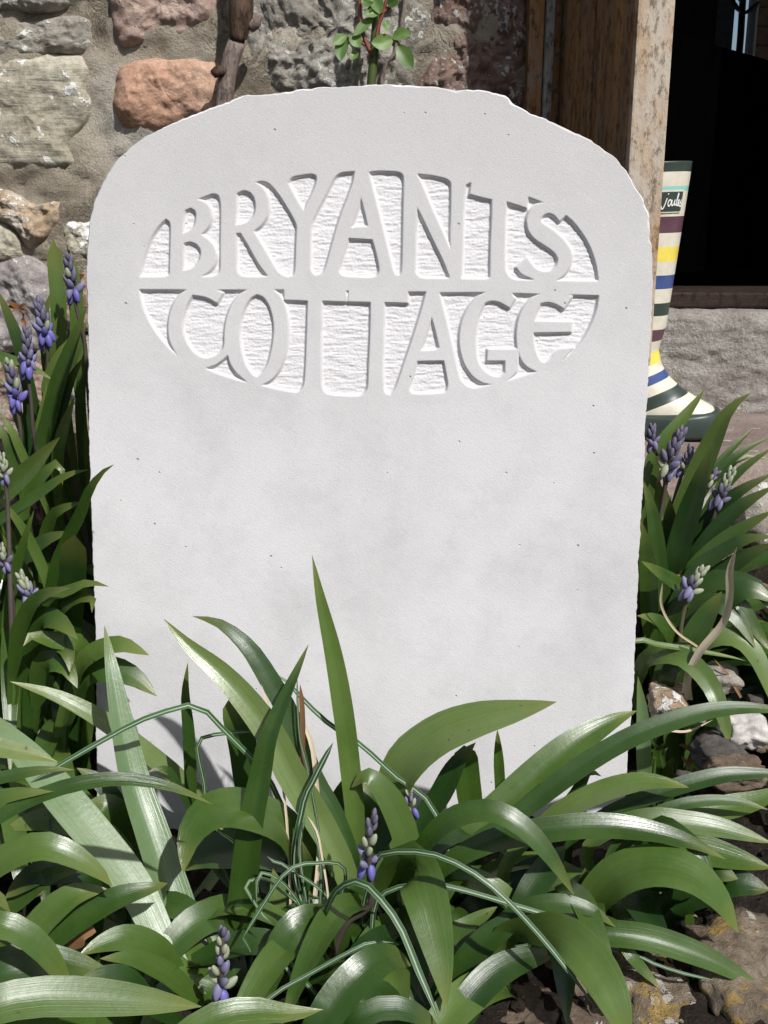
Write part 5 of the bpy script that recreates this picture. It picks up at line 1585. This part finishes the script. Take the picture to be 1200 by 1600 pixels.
rock('stone', 750, 1496, -.185, 34, 22, .02, simple('pale_chip', (0.5, 0.5, 0.5), .8, .2, .2, 80), 'small pale stone chip lying between the bluebell leaves', 10.0, 'stones on the soil', sub=3)
rock('edging_stone', 1190, 810, .46, 110, 120, .10, RK['grey'], 'grey rough stone holding up the paving edge', 11.0, 'paving edge stones')
rock('edging_stone', 1085, 830, .46, 110, 130, .10, RK['lilac'], 'lilac grey stone holding up the paving edge', 12.0, 'paving edge stones')
rock('edging_stone', 1300, 820, .46, 120, 120, .10, RK['brownrock'], 'brown stone holding up the paving edge', 13.0, 'paving edge stones')
PEB = ['small pebble right at the slab foot, right side', 'small pebble in front of the dead fern frond', 'small pebble beside the white flint', 'small pebble between the orange flint and the grey stone',
       'small pebble behind the white flint', 'small pebble under the drooping middle leaf', 'small pebble behind the brown edging rock', 'small pebble touching the rough brown edging rock',
       'small pebble under the arching left leaves', 'small pebble below the blue flower spike with striped grass']
for i, (px, py, Y, w) in enumerate(((1010, 1215, -.03, 26), (1070, 1215, -.05, 30), (1190, 1165, .0, 30), (1092, 1120, .03, 24), (1180, 1095, .05, 30), (700, 1560, -.22, 22), (860, 1500, -.19, 26), (905, 1530, -.2, 30), (60, 1390, -.15, 24), (600, 1480, -.18, 20))):
    rock('pebble', px, py, Y, w, w * .7, .016, RK[rrng.choice(['brownrock', 'darkrock', 'lilac'])], PEB[i], 20.0 + i, 'pebbles on the soil', sub=3, cat='pebble')

# ---- little weeds
wd = [('small round leaved weed behind the large lichened rock', (1075, 1475), -.155, [((1075, 1468), (1070, 1432), 36), ((1085, 1472), (1108, 1450), 32), ((1080, 1474), (1098, 1468), 24), ((1070, 1474), (1058, 1462), 24)]),
      ('small pale green seedling on the soil beside the slab foot', (1040, 1225), -.03, [((1040, 1222), (1048, 1186), 20), ((1050, 1222), (1066, 1210), 16), ((1030, 1200), (1020, 1182), 12), ((1036, 1185), (1044, 1168), 10)]),
      ('tiny leafy seedling under the dry straw leaf', (1028, 1180), .0, [((1026, 1176), (1018, 1160), 12), ((1030, 1178), (1040, 1160), 14), ((1024, 1180), (1008, 1178), 12)])]
for lab_, rt, Y, lv in wd:
    p = atY(*rt, Y)
    e = empty('weed', (p.x, p.y, ground_h(p.x, p.y)), lab_, 'weed', 'weeds on the soil')
    for a, b, w in lv:
        p0, p1 = atY(*a, Y), atY(*b, Y - .01)
        leaf_mesh(e, [Vector((p.x, p.y, ground_h(p.x, p.y) - .004)), p0, (p0 + p1) / 2 + UP * .003, p1],
                  lambda t, q, s2, tc, w=w: 0.5 * w * zdepth(q) / FPX * max(.04, prof_oval(max(0, (t - .25) / .75))), (lrng.uniform(-.3, .3), -.7, .7), .2, 12, M_LEAF, 'leaf')
dp = atZ(1095, 1212, 0.01)
fern = empty('dead_fern', (dp.x, dp.y, .01), 'curled rusty dead fern frond on the soil', 'dead leaf')
for i in range(16):
    a = atY(1088 + rrng.uniform(-14, 18), 1206 - i * 2.2, dp.y)
    b = a + Vector((rrng.uniform(-.014, .014), rrng.uniform(-.012, .004), rrng.uniform(-.002, .014)))
    leaf_mesh(fern, [a, (a + b) / 2 + UP * .002, b], lambda t, q, s2, tc: .0022 * max(.05, prof_oval(t)), None, .4, 6, M_RUST, 'leaflet')
for px, py, Y, w, lab_ in ((128, 1468, -.235, 44, 'curled brown dead leaf under the broad left bluebell leaves'),):
    a, b = atY(px - w * .5, py + 12, Y), atY(px + w * .5, py - 12, Y)
    o = leaf_mesh(None, [a, (a + b) / 2 + UP * .006, b], lambda t, q, s2, tc, w=w: .5 * w * .8 * zdepth(q) / FPX * max(.03, prof_oval(t)), (0, -.7, .7), -.4, 12, M_RUST, 'dead_leaf')
    tag(o, lab_, 'dead leaf', 'dead leaves')

# ---- crumbs of soil
bt = bmesh.new(); bmesh.ops.create_icosphere(bt, subdivisions=1, radius=1.0)
bv = [v.co.copy() for v in bt.verts]; bf = [[v.index for v in f.verts] for f in bt.faces]; bt.free()
crng = random.Random(9)
cv, cf = [], []
for i in range(3600):
    x = crng.uniform(-.55, .6); y = crng.uniform(-.34, .42)
    if abs(x) < .255 and -.01 < y < .09: continue
    r_ = crng.choice((.0012, .0018, .0025, .0035, .005, .007)) * crng.uniform(.8, 1.4)
    z = ground_h(x, y) + .010 * fbm((x, y, 0), 38, 4)
    k = len(cv)
    for v in bv:
        q = v * (r_ * crng.uniform(.65, 1.25))
        cv.append((x + q.x, y + q.y, z + q.z * .8))
    cf += [[a + k for a in f] for f in bf]
cr = pyd('soil_crumbs', cv, cf, M_SOIL)
tag(cr, 'loose dark crumbs of garden soil', 'soil', kind='stuff')
